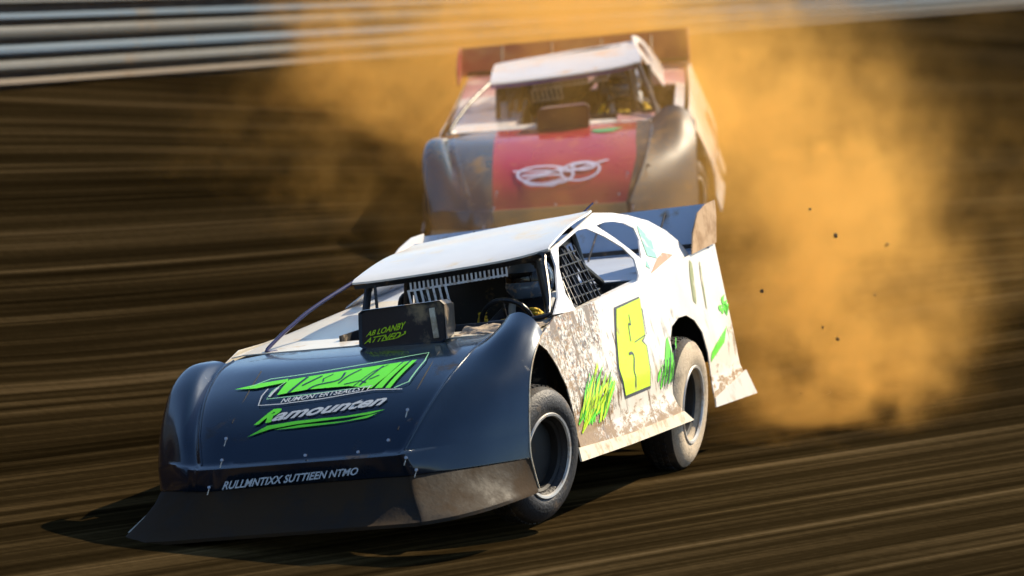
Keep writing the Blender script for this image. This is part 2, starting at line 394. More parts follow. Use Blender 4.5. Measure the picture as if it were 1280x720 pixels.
M_['lilac'] = mat('pale lilac print', (.62, .62, .78), .4)
M_['mint'] = mat('green print', (.03, .42, .18), .4)
M_['purple'] = mat('purple edge print', (.16, .10, .35), .4)

# ------------------------------------------------------------------ rigid frames
BODY = Matrix(((0.99913, -0.01202, 0.03995, 0), (0.01738, 0.99046, -0.13668, 0), (-0.03793, 0.13725, 0.98981, 0), (0, 0, 0, 1)))
_c = Vector((-1.3, 0, .3))
BODY = Matrix.Translation(_c + Vector((0, 0, .008))) @ BODY @ Matrix.Translation(-_c)
def rigid(ro, pi, ya, x, y, z):
    return Matrix.Translation((x, y, z)) @ Matrix.Rotation(ya, 4, 'Z') @ Matrix.Rotation(pi, 4, 'Y') @ Matrix.Rotation(ro, 4, 'X')
R = math.radians
ROOT1 = Matrix.Identity(4)
ROOT2 = rigid(R(5.935), R(3.505), R(15.9), -9.7474, -2.0321, .7171) @ BODY.inverted()

# ------------------------------------------------------------------ the race car
PROF = [(-.3, .868), (.1, .845), (.35, .79), (.6, .70), (.8, .575), (.945, .425), (.968, .30), (1.17, .085)]
def cc(y, c): return [Vector((x, y, z)) for x, z in c]
CREASE = [Vector(p) for p in ((-.28, .635, .878), (.1, .645, .852), (.35, .632, .792), (.6, .605, .707), (.80, .545, .572), (.935, .475, .428), (.955, .50, .30), (1.14, .60, .085))]
ARCH = [Vector(p) for p in ((-.05, .955, .875), (.05, .957, .84), (.185, .958, .76), (.283, .958, .65), (.345, .958, .51), (.375, .957, .40), (.39, .956, .28), (.34, .965, .11))]
def fcol(f, r0, dz1, r7):
    c = [a.lerp(b, f) for a, b in zip(CREASE, ARCH)]
    g = math.sin(math.pi * f)
    for k in range(1, 7): c[k] = c[k] + Vector((.028 * g, .028 * g, 0))
    c[0] = Vector(r0); c[1] = c[1] + Vector((-.01, 0, dz1)); c[2] = c[2] + Vector((0, 0, dz1 * .30)); c[7] = Vector(r7); return c
def left_cols(yl):
    I = [(p.x, p.z) for p in CREASE]
    inner = [Vector((x, y, z)) for (x, z), y in zip(PROF, (yl, yl, yl, yl, yl - .04, yl - .08, yl - .08, yl - .05))]
    near = [p + Vector((0, -.03, -.003)) for p in CREASE]
    return [cc(0.0, PROF), cc(.22, PROF), inner, near, CREASE, fcol(.10, (-.22, .67, .912), .018, (1.115, .64, .085)), fcol(.32, (-.15, .745, .972), .055, (1.01, .745, .088)),
            fcol(.58, (-.11, .83, .985), .065, (.82, .85, .095)), fcol(.82, (-.08, .905, .945), .035, (.58, .93, .105)), ARCH]
RIGHTC = [[Vector(p) for p in c] for c in (
 [(-.28, -.62, .868), (.1, -.62, .845), (.35, -.62, .79), (.6, -.60, .70), (.8, -.58, .575), (.94, -.55, .425), (.995, -.55, .30), (1.17, -.55, .085)],
 [(-.12, -.80, .858), (.11, -.79, .832), (.35, -.765, .77), (.58, -.725, .685), (.78, -.68, .565), (.925, -.63, .425), (.97, -.65, .30), (1.155, -.70, .082)],
 [(-.1, -.835, .850), (.1, -.83, .808), (.33, -.80, .738), (.55, -.765, .658), (.75, -.72, .547), (.89, -.675, .425), (.94, -.70, .30), (1.14, -.78, .08)],
 [(-.1, -.87, .862), (.1, -.88, .860), (.33, -.86, .795), (.54, -.835, .69), (.73, -.80, .56), (.85, -.77, .43), (.90, -.77, .30), (1.12, -.88, .08)],
 [(-.1, -.93, .870), (.1, -.95, .868), (.30, -.95, .80), (.47, -.94, .69), (.62, -.92, .56), (.76, -.88, .43), (.82, -.87, .30), (1.10, -1.00, .072)],
 [(-.1, -.975, .85), (.08, -1.0, .845), (.25, -1.02, .775), (.40, -1.02, .66), (.54, -1.005, .53), (.66, -.98, .40), (.72, -.955, .29), (1.06, -1.10, .066)],
 [(-.1, -.985, .80), (.04, -1.005, .79), (.16, -1.025, .70), (.27, -1.025, .60), (.36, -1.01, .48), (.46, -.99, .38), (.52, -.965, .28), (.95, -1.13, .062)])]
HPROF = crs([Vector(p) for p in PROF[:6]], 8)
_hs = [0.0]
for a, b in zip(HPROF, HPROF[1:]): _hs.append(_hs[-1] + (b - a).length)
def on_hood(y, s, off=.004):
    s = max(0, min(s, _hs[-1] - 1e-4))
    for i in range(len(_hs) - 1):
        if _hs[i + 1] >= s: break
    t = (s - _hs[i]) / (_hs[i + 1] - _hs[i]); p = HPROF[i].lerp(HPROF[i + 1], t)
    d = (HPROF[i + 1] - HPROF[i]).normalized(); n = Vector((-d.y, d.x))
    if n.y < 0: n = -n
    return Vector((p.x + n.x * off, y, p.y + n.y * off))

def nose_rows(led, yr_, yl):
    """full-width rows of the nose: top rows, ledge + band rows, valance rows"""
    cols = RIGHTC[::-1] + [cc(-yr_, PROF), cc(-.22, PROF)] + left_cols(yl)
    top = []; band = []; val = []
    for c in cols:
        top.append(crs(c[:6], 6))
        p5, p6, p7 = c[5], c[6], c[7]
        a = (max(0.0, min(1.0, (.88 + p5.y) / .2)) if p5.y < 0 else max(0.0, min(1.0, (.62 - p5.y) / .14))) * led
        band.append([p5.copy(), p5 + Vector((.030 * a, 0, -.006 * a)), p5 + Vector((.048 * a + .004, 0, -.016)), p6 + Vector((.004 * a, 0, .006)), p6.copy()])
        o = Vector((-.004, 0, -.003))
        val.append([p6 + o] + [Vector((p6.x + (p7.x - p6.x) * t ** 1.3, p6.y + (p7.y - p6.y) * t ** 1.5, p6.z - .003 + (p7.z - p6.z) * t)) for t in (.25, .5, .75, .93)] + [p7 + Vector((.012, 0, 0)), p7 + Vector((.01, 0, -.018))])
    def across(colsets):
        return [crs([cs[r] for cs in colsets], 4) for r in range(len(colsets[0]))]
    return across(top), across(band), across(val)

def make_wheel(car, x, y, z, steer, r, width, tyre_m, outer):
    """outer = +1: outside face toward +y"""
    Mx = Matrix.Translation((x, y, z)) @ Matrix.Rotation(steer, 4, 'Z') @ Matrix.Diagonal((1, outer, 1, 1))
    M3 = Matrix.Diagonal((1, outer, 1, 1))
    loc = Matrix.Translation((x, y, z)) @ Matrix.Rotation(steer, 4, 'Z')
    # y = 0 at the outer face, negative inward
    w = width; ri = .195
    prof = [(ri, -.055), (ri + .018, -.022), (ri + .045, -.010), (r - .10, -.004), (r - .065, -.008), (r - .035, -.022), (r - .012, -.042), (r, -.066),
            (r + .003, -w * .5), (r, -w + .066), (r - .012, -w + .042), (r - .05, -w + .012), (ri + .03, -w + .02), (ri, -w + .055)]
    rim = MB().lathe([(.19, -.05), (.176, -.06), (.168, -.12), (.12, -.16), (.05, -.165), (.05, -.18), (.12, -.178), (.178, -.15), (.186, -w + .06), (.198, -w + .045), (.198, -w + .06), (.19, -w + .08), (.194, -.065)], 40, M3)
    for k in range(8):
        a = k * math.pi / 4
        rim.tube([M3 @ Vector((math.cos(a) * .075, -.165, math.sin(a) * .075)), M3 @ Vector((math.cos(a) * .075, -.145, math.sin(a) * .075))], .011, 6)
    root = rim.build('wheel', M_['rim'], car, loc)
    mb = MB().lathe(prof, 64, M3)
    # tread blocks: shallow lugs round the tread
    nb = 52
    for k in range(nb):
        a = 2 * math.pi * k / nb
        for q in range(3):
            yy = -(.075 + (w - .15) * (q + .5) / 3)
            c = Vector((math.cos(a + q * .04) * (r + .003), yy, math.sin(a + q * .04) * (r + .003)))
            Rr = Matrix.Rotation(-a - q * .04, 3, 'Y')
            mb.box(M3 @ c, (.012, (w - .15) / 3 - .014, .027), Matrix.Diagonal((1, outer, 1)) @ Rr if outer < 0 else Rr)
    ty = mb.build('tyre', tyre_m, root, smooth=40, weld=False)
    ty.data.materials.append(M_['tread'])
    for f in ty.data.polygons:
        if f.center.y * outer < -.050: f.material_index = 1
    MB().lathe([(.206, -.018), (.210, -.007), (.222, -.005), (.226, -.012), (.222, -.020)], 56, M3).build('beadlock_ring', M_['ring'], root)
    MB().lathe([(.0005, -.088), (.08, -.090), (.15, -.094), (.182, -.100), (.182, -.104), (.15, -.098), (.08, -.094), (.0005, -.092)], 40, M3).build('wheel_cover', M_['rim'], root)
    return root

def make_car(name, root, pal, first):
    car = empty(name, root)
    B = BODY
    CB = B @ Matrix.Translation((0, 0 if first else -.17, 0))
    ysd = ys if first else (lambda z: ys(z) + .10 * max(0, min(1, (1.0 - z) / .5)))
    hy2 = .45 if first else .50
    # ---- nose, hood, valance
    TOP, BAND, VAL = nose_rows(1.0 if first else .15, hy2, .45 if first else .53); jl = 4 * 7; jr = 4 * 11
    nc = len(TOP[0])
    def sub(rows, cond):
        vs = [p for r in rows for p in r]; fs = []
        for i in range(len(rows) - 1):
            for j in range(nc - 1):
                if cond(j): fs.append((i * nc + j, i * nc + j + 1, (i + 1) * nc + j + 1, (i + 1) * nc + j))
        return MB().add(vs, fs)
    hy = .45
    def clean(mb):
        used = sorted({i for f in mb.f for i in f}); mp = {u: k for k, u in enumerate(used)}
        mb.v = [mb.v[u] for u in used]; mb.f = [tuple(mp[i] for i in f) for f in mb.f]; return mb
    def addm(a, b): a.add(b.v, b.f); return a
    if first:
        nose = addm(clean(sub(TOP, lambda j: j < jl or j >= jr)), clean(sub(BAND, lambda y: True)))
        nose.build('nose_cone', pal['nose'], car, B, thick=.006, smooth=50)
    else:
        a = addm(clean(sub(TOP, lambda j: j < jl)), clean(sub(BAND, lambda j: j < jl)))
        tag(a.build('fender', pal['nose'], car, B, thick=.006, smooth=50), 'dark teal right front fender')
        b = addm(clean(sub(TOP, lambda j: j >= jr)), clean(sub(BAND, lambda j: j >= jr)))
        tag(b.build('fender', pal['nose_left'], car, B, thick=.006, smooth=50), 'dusty charcoal left front fender')
        c = clean(sub(BAND, lambda j: jl <= j < jr)); c.build('nose_band', pal['valance'], car, B, thick=.006)
    up = .45 if first else .55
    hood = clean(sub(TOP, lambda j: jl <= j < jr)).build('hood', pal['hood'], car, B, thick=.006, smooth=50)
    clean(sub(VAL, lambda y: True)).build('splitter', pal['valance'], car, B, thick=.008, smooth=50)
    for q in T_bolts:
        n = Vector((.75, 0, .5)).normalized(); c = Vector(q) + n * .004; bl = MB()
        bl.tube([c, c + n * .006], .0085, 8)
        if q[1] < -.4 or q[1] > .45: bl.tube([c, c + Vector((.01, -.012, -.035))], .0025, 5)
        bl.build('hood_pin', M_['bolt'], car, B)
    if first:
        for tseam in (T_seamL, T_seamR):
            P = crs([on_hood(y, s, .0015) for y, s in tseam], 8); MB().tube(P, .0028, 6).build('panel_seam', M_['seam'], hood)
        mf = on_hood
        S = lambda l: [(p[0], p[1]) for p in l]
        up_ = lambda l, n=5: [tuple(v) for v in crs([Vector(p) for p in l], n)]
        flat_decal('hood_logo', [('poly', S(T_swoosh)), ('poly', S(T_body)), ('poly', S(T_g1)), ('poly', S(T_g2)), ('poly', S(T_u1)), ('poly', S(T_u2))], lambda u, v: mf(u, v, .008), M_['green'], hood)
        cuts = [('line', up_(T_s1), .016), ('line', up_(T_s2), .013), ('line', up_(T_s3), .012), ('line', up_(T_s4), .011), ('line', up_(T_s5), .012), ('line', up_(T_s6), .010),
                ('line', [(.222, .62), (.16, .70), (.10, .86)], .006), ('line', [(-.06, .69), (-.10, .74), (-.09, .78)], .007), ('line', [(.04, .83), (.12, .80), (.16, .83)], .008)]
        flat_decal('logo_shadow_lines', cuts, lambda u, v: mf(u, v, .0100), M_['navy'], hood)
        flat_decal('logo_outline', [('line', T_l1, .008), ('line', T_l2, .006)], lambda u, v: mf(u, v, .009), M_['greenl'], hood)
        flat_decal('logo_frame', [('line', T_w1, .007), ('line', [(-.33, .80), (-.345, .86), (-.352, .90)], .012)], lambda u, v: mf(u, v, .009), M_['silver'], hood)
        # lettering quads: bottom-left, bottom-right, top-right, top-left
        q = T_word
        flat_decal('hood_lettering', [text_in('amounten', [bil(q, .13, 0), bil(q, 1, .06), bil(q, 1, .94), bil(q, .13, .72)], .35, .03)], lambda u, v: mf(u, v, .009), M_['silver'], hood)
        flat_decal('small_lettering', [text_in('NUMONTERTSEALLSTT', T_tiny, .3)], lambda u, v: mf(u, v, .009), M_['silver'], hood)
        flat_decal('hood_initial', [text_in('R', [bil(q, 0, -.08), bil(q, .14, -.04), bil(q, .16, .95), bil(q, .03, .95)], .35, .05)], lambda u, v: mf(u, v, .009), M_['green'], hood)
        qb = T_band
        flat_decal('nose_lettering', [text_in('RULLMNTIXX SUTTIEEN NTMO', [(0, 0), (1, 0), (1, 1), (0, 1)], .35, .02)],
                   lambda u, v: Vector((1.024 + .012 * (1 - v) * 0 - .010 * v + .004, bil(T_band, u, v)[1], bil(T_band, u, v)[2] + .008)), M_['silver'], bpy.data.objects['nose_cone'], maxlen=.2)
    else:
        loops = []
        def ell(cx, cy, a, b_, r0, r1, n=26, rot=0.0):
            return [(cx + a * math.cos(t) * math.cos(rot) - b_ * math.sin(t) * math.sin(rot), cy + a * math.cos(t) * math.sin(rot) + b_ * math.sin(t) * math.cos(rot)) for t in [r0 + (r1 - r0) * k / n for k in range(n + 1)]]
        loops += [('line', ell(-.05, 1.00, .20, .10, 0, 6.3, rot=.1), .022), ('line', ell(-.06, 1.05, .14, .042, 0, 6.3, rot=-.12), .020),
                  ('line', ell(.20, .98, .14, .10, 0, 6.3, rot=-.2), .020), ('line', ell(.22, .93, .08, .04, 0, 6.3), .026),
                  ('line', [(-.28, .94), (.0, .96), (.14, .98), (.28, .92), (.40, .87)], .018), ('line', [(-.17, 1.10), (0, 1.12), (.14, 1.04)], .014), ('line', [(-.22, 1.0), (-.05, .985), (.10, .93)], .026)]
        flat_decal('hood_emblem', loops, lambda u, v: on_hood(u - .07, v + .07, .009), M_['lilac'], hood)
        flat_decal('green_patch', [('poly', [(.20, .33), (.44, .30), (.36, .42), (.24, .42)])], lambda u, v: on_hood(u, v, .009), M_['mint'], hood)
    for P in (CREASE[:6], RIGHTC[1][:6]): MB().tube(crs([p + Vector((0, 0, .001)) for p in P], 6), .0055, 8).build('crease_highlight_bead', pal['nose'], car, B)  # beads added along the creases to catch a highlight line
    for sd, P in ((1, ARCH), (-1, RIGHTC[-1])):
        MB().tube(crs([p + Vector((-.002, .002 * sd, 0)) for p in P], 5), .0042, 6).build('fender_edge', M_['skirt' if first else 'black'], car, B)
    # ---- side panels and what is printed on them
    zc = [.2, .28, .4, .55, .62, .7, .8, .9]; xc = [-.5, -1, -1.5, -2, -2.5, -3, -3.5]
    for sgn in (1, -1):
        sp = plate([T_panel], (lambda x, z, s=sgn: s * ysd(z)), .006, 'side_panel', pal['side'] if sgn > 0 else pal['deck'], car, zc, xc, zmap=(None if sgn > 0 else (lambda z: z - .035 * max(0, min(1, (z - .5) / .3)))), local=B)
        plate([T_skirt], (lambda x, z, s=sgn: s * (ysd(z) + .004)), .010, 'side_skirt', pal['skirt'], sp, [.15], [-1, -1.6])
        tf = plate([T_tailfin], (lambda x, z, s=sgn: s * (ysd(z) + .004)), .008, 'side_skirt', pal['tailfin'], sp, [.15], [-3.4])
        if sgn > 0 and first:
            mp = lambda o: (lambda u, v: Vector((u, ys(v) + o, v)))
            flat_decal('race_number', [('poly', T_num)], mp(.006), M_['yellowg'], sp)
            flat_decal('number_shadow', [('poly', [(a[0] + (b[0] - a[0]) * .75, a[1] + (b[1] - a[1]) * .75) for a, b in zip(T_num, T_numsh)])], mp(.003), M_['dgrey'], sp)
            flat_decal('number_counter', [('line', crs([Vector(p) for p in T_slit1], 4), .011), ('line', crs([Vector(p) for p in T_slit2], 4), .016),
                                          ('line', [(-2.0, .80), (-1.95, .655)], .012), ('line', [(-1.93, .655), (-1.70, .640)], .006)], mp(.008), M_['dgrey'], sp)
            rnd = random.Random(3)
            def blade(L, x0, z0, x1, z1, w):
                P = [(x0 + (x1 - x0) * t + .02 * math.sin(t * 3), z0 + (z1 - z0) * t) for t in [k / 6 for k in range(7)]]
                L.append(('line', P, [w * (.25 + 1.1 * math.sin(math.pi * min(1, t / 6 + .12))) for t in range(7)]))
            ca = []; cb = []; c3 = []; cd = []
            for k in range(32):
                t = k / 31; x0 = -.42 - .50 * t + rnd.uniform(-.03, .03); z0 = .33 + rnd.uniform(-.04, .07) + .02 * t
                blade(ca, x0, z0, x0 - rnd.uniform(.18, .42), z0 + rnd.uniform(.10, .20), rnd.uniform(.014, .028))
            for k in range(10):
                x0 = -1.98 - .042 * k; z0 = .36 + rnd.uniform(-.03, .03)
                blade(cb, x0, z0, x0 - .10 - rnd.uniform(0, .1), z0 + .08 + .012 * k, rnd.uniform(.018, .030))
            cb.append(('poly', [(-2.10, .42), (-2.30, .58), (-2.345, .60), (-2.345, .50), (-2.30, .40), (-2.2, .36)]))
            for k in range(7):
                x0 = -3.12 - .05 * k; z0 = .365 + .012 * k; blade(c3, x0, z0, x0 - .15, z0 + .085, .020)
            for k in range(9):
                x0 = -3.50 - rnd.uniform(0, .16); z0 = .58 + rnd.uniform(0, .08); blade(cd, x0, z0, x0 - .09, z0 + rnd.uniform(.01, .05), .026)
            flat_decal('yellow_slash_print', ca[1::3] + [('line', [(a_[0] - .02, a_[1] + .02) for a_ in l_[1]], [w_ * .5 for w_ in l_[2]]) for l_ in ca[::4]], mp(.0050), M_['yellowg'], sp)
            for L_ in (ca, cb, c3, cd): flat_decal('green_slash_print', L_, mp(.004), M_['green'], sp)
            da = []; db = []
            for k in range(9):
                x0 = -2.00 - .045 * k; z0 = .33 + rnd.uniform(-.02, .03); P = [(x0, z0), (x0 - .08, z0 + .09), (x0 - .10 - .012 * k, z0 + .14 + .008 * k)]
                db.append(('line', crs([Vector(p) for p in P], 3), .010))
            for k in range(9):
                x0 = -.46 - .06 * k; z0 = .33 + rnd.uniform(0, .05); P = [(x0, z0), (x0 - .10, z0 + .11), (x0 - .22, z0 + .19)]
                da.append(('line', crs([Vector(p) for p in P], 3), .005))
            for L_ in (da, db): flat_decal('dark_twig_print', L_, mp(.006), M_['dgrey'], sp)
            flat_decal('faded_patch_print', [('line', crs([Vector(p) for p in ((-3.06, .72), (-3.10, .78), (-3.14, .86), (-3.20, .95))], 4), [.04 + .035 * math.sin(math.pi * k / 12) for k in range(13)]), ('line', crs([Vector(p) for p in ((-3.26, .66), (-3.30, .76), (-3.34, .86), (-3.38, .93))], 4), [.012 + .02 * math.sin(math.pi * k / 12) for k in range(13)])], mp(.003), M_['olive'], sp)
    # ---- deck round the cockpit opening
    def dz(x): return .856 + .0335 * max(0, -x - .1)
    ox0, ox1, oy0, oy1 = -.50, -2.30, -.34, .80
    xs = [-.28, ox0, -.9, -1.4, -1.9, ox1, -2.8, -3.3, -3.80]
    yy = [-.872, -.8, oy0, 0, .4, oy1, .872]
    for part, cond, m in (('deck', lambda xm, ym: xm > ox1, pal['deck']), ('rear_deck', lambda xm, ym: xm <= ox1, pal['rdeck'])):
        mb = MB(); vs = [Vector((x, y, dz(x) + (.010 if abs(y) < .85 else 0))) for x in xs for y in yy]; fs = []
        for i in range(len(xs) - 1):
            for j in range(len(yy) - 1):
                xm = (xs[i] + xs[i + 1]) / 2; ym = (yy[j] + yy[j + 1]) / 2
                inside = ox1 < xm < ox0 and oy0 < ym < oy1
                if inside or not cond(xm, ym): continue
                fs.append((i * len(yy) + j, i * len(yy) + j + 1, (i + 1) * len(yy) + j + 1, (i + 1) * len(yy) + j))
        clean(mb.add(vs, fs)).build(part, m, car, B, thick=.006)
    # muddy cowl strip in front of the driver
    cw = MB(); rows = []
    for k in range(9):
        t = k / 8; x = -.30 - .26 * t
        rows.append([Vector((x, y, .872 + .028 * math.sin(t * math.pi * .5) + .008 * math.sin(y * 37 + k))) for y in [.385 + .47 * j / 16 for j in range(17)]])
    cw.grid(rows).build('cowl', pal['cowl'], car, B, thick=.006)
    # tub
    tb = MB()
    tb.box((-1.40, .23, .30), (1.80, 1.14, .012)); tb.box((-2.29, .23, .62), (.012, 1.13, .62)); tb.box((-.515, .23, .58), (.012, 1.13, .56))
    tb.box((-1.40, oy0 + .008, .61), (1.76, .012, .60)); tb.box((-1.40, oy1 - .008, .60), (1.76, .012, .58))
    tb.build('cockpit_tub', pal['tub'], car, B)
    un = MB(); un.box((.12, 0, .36), (.74, 1.1, .40), bev=.05); un.box((-.9, 0, .16), (3.2, 1.2, .05)); un.box((-3.0, 0, .55), (1.3, 1.2, .35), bev=.04)
    un.build('chassis', M_['black'], car, B)
    # ---- roof
    rows = []
    F = crs([Vector((-1.0, p[0], p[1])) for p in T_roofF], 4); Rr = crs([Vector((-2.08, p[0], p[1] - (0 if first else .055))) for p in T_roofR], 4)
    lip = [Vector((-.965, p.y, p.z - .014)) for p in F]
    rows.append(lip)
    for k in range(9):
        t = k / 8; rows.append([a.lerp(b, t) + Vector((0, 0, .022 * math.sin(math.pi * min(1, t * 1.15) * .9))) for a, b in zip(F, Rr)])
    MB().grid(rows).build('roof', pal['roof'], car, CB, thick=-.012)
    vis = MB(); vis.grid([[p + Vector((-.02, 0, -.006)) for p in lip], [p + Vector((-.030, 0, -.026)) for p in lip]])
    vis.build('sun_strip', pal['visor'], car, CB, thick=.005)
    # ---- greenhouse sides
    zc2 = [1.0, 1.1, 1.2]; holes = [T_gopen1, T_gopen2]
    if first:
        gh = plate([T_gout] + holes, lambda x, z: yg(z), .010, 'sail_panel', pal['pillar'], car, zc2, local=CB)
        mp = lambda u, v: Vector((u, yg(v) + .004, v))
        flat_decal('faded_teal_print', [('poly', [(-2.56, 1.05), (-2.66, 1.17), (-2.72, 1.22), (-2.80, 1.12), (-2.70, 1.02)]), ('poly', [(-2.42, 1.00), (-2.5, 1.03), (-2.47, .98)])], mp, M_['teal'], gh)
        flat_decal('faded_coral_print', [('poly', [(-2.42, .955), (-2.80, .99), (-3.02, 1.01), (-2.85, 1.04), (-2.70, 1.02)])], mp, M_['coral'], gh)
    else:
        gh = plate([[p for p in T_gout if p[0] < -1.5] ] + [T_gopen2], lambda x, z: yg(z), .010, 'sail_panel', pal['pillar'], car, zc2, local=CB)
    if first: plate([[(-2.0, 1.225), (-2.126, 1.347), (-2.435, 1.319), (-2.683, 1.282), (-2.969, 1.222), (-3.171, 1.144), (-3.292, 1.059), (-3.322, .972), (-2.159, .932), (-2.25, 1.05)], [(-2.28, 1.15), (-2.4, 1.24), (-2.6, 1.21), (-2.6, 1.1), (-2.45, 1.03)]],
          lambda x, z: yr(z), .010, 'sail_panel', pal['pillar'], car, zc2, zmap=zr, local=CB)
    fb = T_fbar; MB().tube(crs([Vector((-1.0, fb[0][1], fb[0][2])), Vector((-.64, -.545, 1.043)), Vector((-.32, fb[1][1], fb[1][2])), Vector((-.36, -.64, .868))], 6), .011 if first else .014, 10).build('windshield_strut', pal['strut'], car, CB)
    if not first:
        MB().tube(crs([Vector((-1.0, .72, 1.235)), Vector((-.66, .80, 1.06)), Vector((-.36, .85, .90)), Vector((-.30, .80, .872))], 6), .014, 10).build('windshield_strut', pal['strut'], car, CB)
    MB().tube([Vector(T_post[0]) + Vector((0, 0, .01)), Vector((-.95, -.26, .89))], .009, 8).build('windshield_post', M_['black'], car, CB)
    # black edge round the windscreen opening
    wf = [(-.99, -.27, 1.152), (-.99, .15, 1.170), (-.99, .52, 1.198), (-.97, .70, 1.222), (-.90, .735, 1.16), (-.74, .79, 1.03), (-.62, .82, .95), (-.56, .80, .915), (-.55, .5, .905)]
    MB().tube(crs([Vector(p) for p in wf], 5), .013, 8).build('windscreen_frame', M_['black'], car, CB)
    # ---- rock guard
    g = MB()
    for k in range(23):
        t = k / 22; y = -.068 + .554 * t; zt = 1.165 + .030 * t; zb = 1.078 + .036 * t
        g.box((-1.0, y, (zt + zb) / 2), (.006, .011, zt - zb), bev=.002)
    for k in range(7):
        t = k / 6; y = -.08 + .215 * t; g.box((-1.0, y, 1.045 + .010 * t), (.006, .013, .085), Matrix.Rotation(R(8), 3, 'X'), bev=.002)
    g.box((-1.0, .205, 1.103), (.008, .57, .011), Matrix.Rotation(R(4.2), 3, 'X')); g.box((-1.0, .03, 1.003), (.008, .24, .010), Matrix.Rotation(R(3), 3, 'X'))
    g.build('rock_guard', pal['bars'], car, CB)
    bh = MB(); bh.box((-1.985, -.02, .98), (.010, .66, .36)); bh.build('rear_bulkhead', M_['black'], car, CB)
    if first:
        wn = MB()
        for k in range(8):
            x0 = -.92 - .075 * k; zt = min(1.215, 1.06 + (-.92 - x0) * -0 + .33 * k * .075 * 1.6) if k < 5 else 1.215
            wn.tube([Vector((x0 - .0, yg(.93) - .025, .93)), Vector((x0 - .10, yg(zt) - .03, zt))], .0055, 6)
        for k in range(5):
            z = .965 + .055 * k; wn.tube([Vector((-.90 - .12 * k * .5, yg(z) - .028, z)), Vector((-1.52, yg(z) - .028, z))], .005, 6)
        wn.build('window_net', M_['black'], car, CB)
    # ---- cage
    c = MB(); r = .021
    c.tube(crs([Vector(p) for p in ((-1.95, -.36, .35), (-1.95, -.36, 1.08), (-1.95, -.30, 1.18), (-1.95, .1, 1.235), (-1.95, .50, 1.27), (-1.95, .60, 1.18), (-1.95, .72, .35))], 6), r)
    c.tube(crs([Vector(p) for p in ((-1.08, -.34, 1.10), (-1.08, -.28, 1.135), (-1.08, .2, 1.165), (-1.08, .60, 1.19), (-1.08, .64, 1.14))], 6), r)
    c.tube([(-1.08, .645, 1.16), (-1.08, .74, .4)], r); c.tube([(-1.08, -.34, 1.12), (-.62, -.36, .35)], r)
    c.tube([(-1.08, -.3, 1.13), (-1.95, -.32, 1.17)], r); c.tube([(-1.08, .62, 1.175), (-1.95, .56, 1.22)], r)
    c.tube([(-1.35, .70, .40), (-1.45, .665, 1.20)], .022); c.tube([(-1.55, .64, 1.20), (-2.02, .70, .96)], .020)
    c.tube([(-1.25, -.16, 1.14), (-1.35, -.30, .40)], .026); c.tube([(-1.3, .03, 1.15), (-1.45, -.10, .40)], .026)
    c.tube(crs([Vector(p) for p in ((-1.32, -.26, .90), (-1.32, -.24, 1.02), (-1.32, -.16, 1.05), (-1.32, -.11, 1.0), (-1.34, -.10, .90))], 5), .016)
    c.tube([(-1.95, -.3, .5), (-1.95, .5, 1.15)], r); c.tube([(-.8, .78, .62), (-1.95, .76, .60)], r); c.tube([(-.8, .78, .78), (-1.95, .76, .78)], r)
    c.tube([(-1.95, .5, 1.2), (-3.3, .5, .6)], r); c.tube([(-1.95, -.3, 1.15), (-3.3, -.4, .6)], r)
    c.build('roll_cage', M_['black'], car, CB)
    # ---- dash, wheel, seat
    d = MB(); d.box((-.72, .25, .80), (.06, 1.0, .20), Matrix.Rotation(R(-12), 3, 'Y'), bev=.02); d.build('dashboard', pal['tub'], car, B)
    dash = [o for o in car.children if o.name.startswith('dashboard')][0]
    for (y, z) in ((.30, .83), (.42, .84), (.54, .83), (.12, .82)):
        MB().lathe([(.0, 0), (.03, 0), (.032, .012), (.026, .014), (.0, .012)], 20, Matrix.Translation((-.757, y, z)) @ Matrix.Rotation(R(90), 4, 'Z'), closed=False).build('gauge', M_['ring'], dash)
    st = MB(); ctr = Vector((-1.12, .42, .85)); ax = Matrix.Rotation(R(-68), 3, 'Y')
    st.tube([ctr + ax @ Vector((math.cos(a) * .145, math.sin(a) * .145, 0)) for a in [2 * math.pi * k / 32 for k in range(32)]], .014, 8, closed=True)
    for a in (0, 2.1, 4.2): st.tube([ctr, ctr + ax @ Vector((math.cos(a) * .14, math.sin(a) * .14, 0))], .008, 6)
    st.tube([ctr, Vector((-.74, .42, .74))], .018, 8)
    sw = st.build('steering_wheel', M_['black'], car, B)
    MB().box(ctr + Vector((-.01, 0, .0)), (.03, .085, .05), ax @ Matrix.Rotation(R(90), 3, 'Y'), bev=.01).build('centre_pad', M_['glove'], sw)
    se = MB(); rows = []
    for k in range(13):
        t = k / 12
        if t < .35: px, pz = -1.35 - .45 * t / .35, .40 + .0 * t
        else: q = (t - .35) / .65; px, pz = -1.80 - .14 * q, .42 + .72 * q
        wd = .22 - .03 * max(0, t - .6)
        rows.append([Vector((px + .10 * abs(u) ** 2.5 * (1 if t > .35 else 0), .42 + u * wd, pz + (.12 * abs(u) ** 2.5 if t <= .35 else 0))) for u in [-1 + j / 5 for j in range(11)]])
    se.grid(rows).build('seat', M_['black'], car, B, thick=.03)
    # ---- hood scoop
    s = MB(); prof = T_scoop; n = len(prof)
    cy, cz = .16, .96; rings = []
    if not first: prof = [(.16 - .155 + (p[0] - .16) * .78, .86 + (p[1] - .86) * .78) for p in prof]; cy = .005
    for x, k in ((-.165, .93), (-.15, .985), (-.16, 1.0), (-.34, .90), (-.50, .72), (-.60, .5)):
        rings.append([Vector((x, cy + (p[0] - cy) * k, max(.86 if x < -.2 else .85, cz + (p[1] - cz) * k))) for p in prof])
    vs = [v for r_ in rings for v in r_]; fs = []
    for i in range(len(rings) - 1):
        for j in range(n): fs.append((i * n + j, i * n + (j + 1) % n, (i + 1) * n + (j + 1) % n, (i + 1) * n + j))
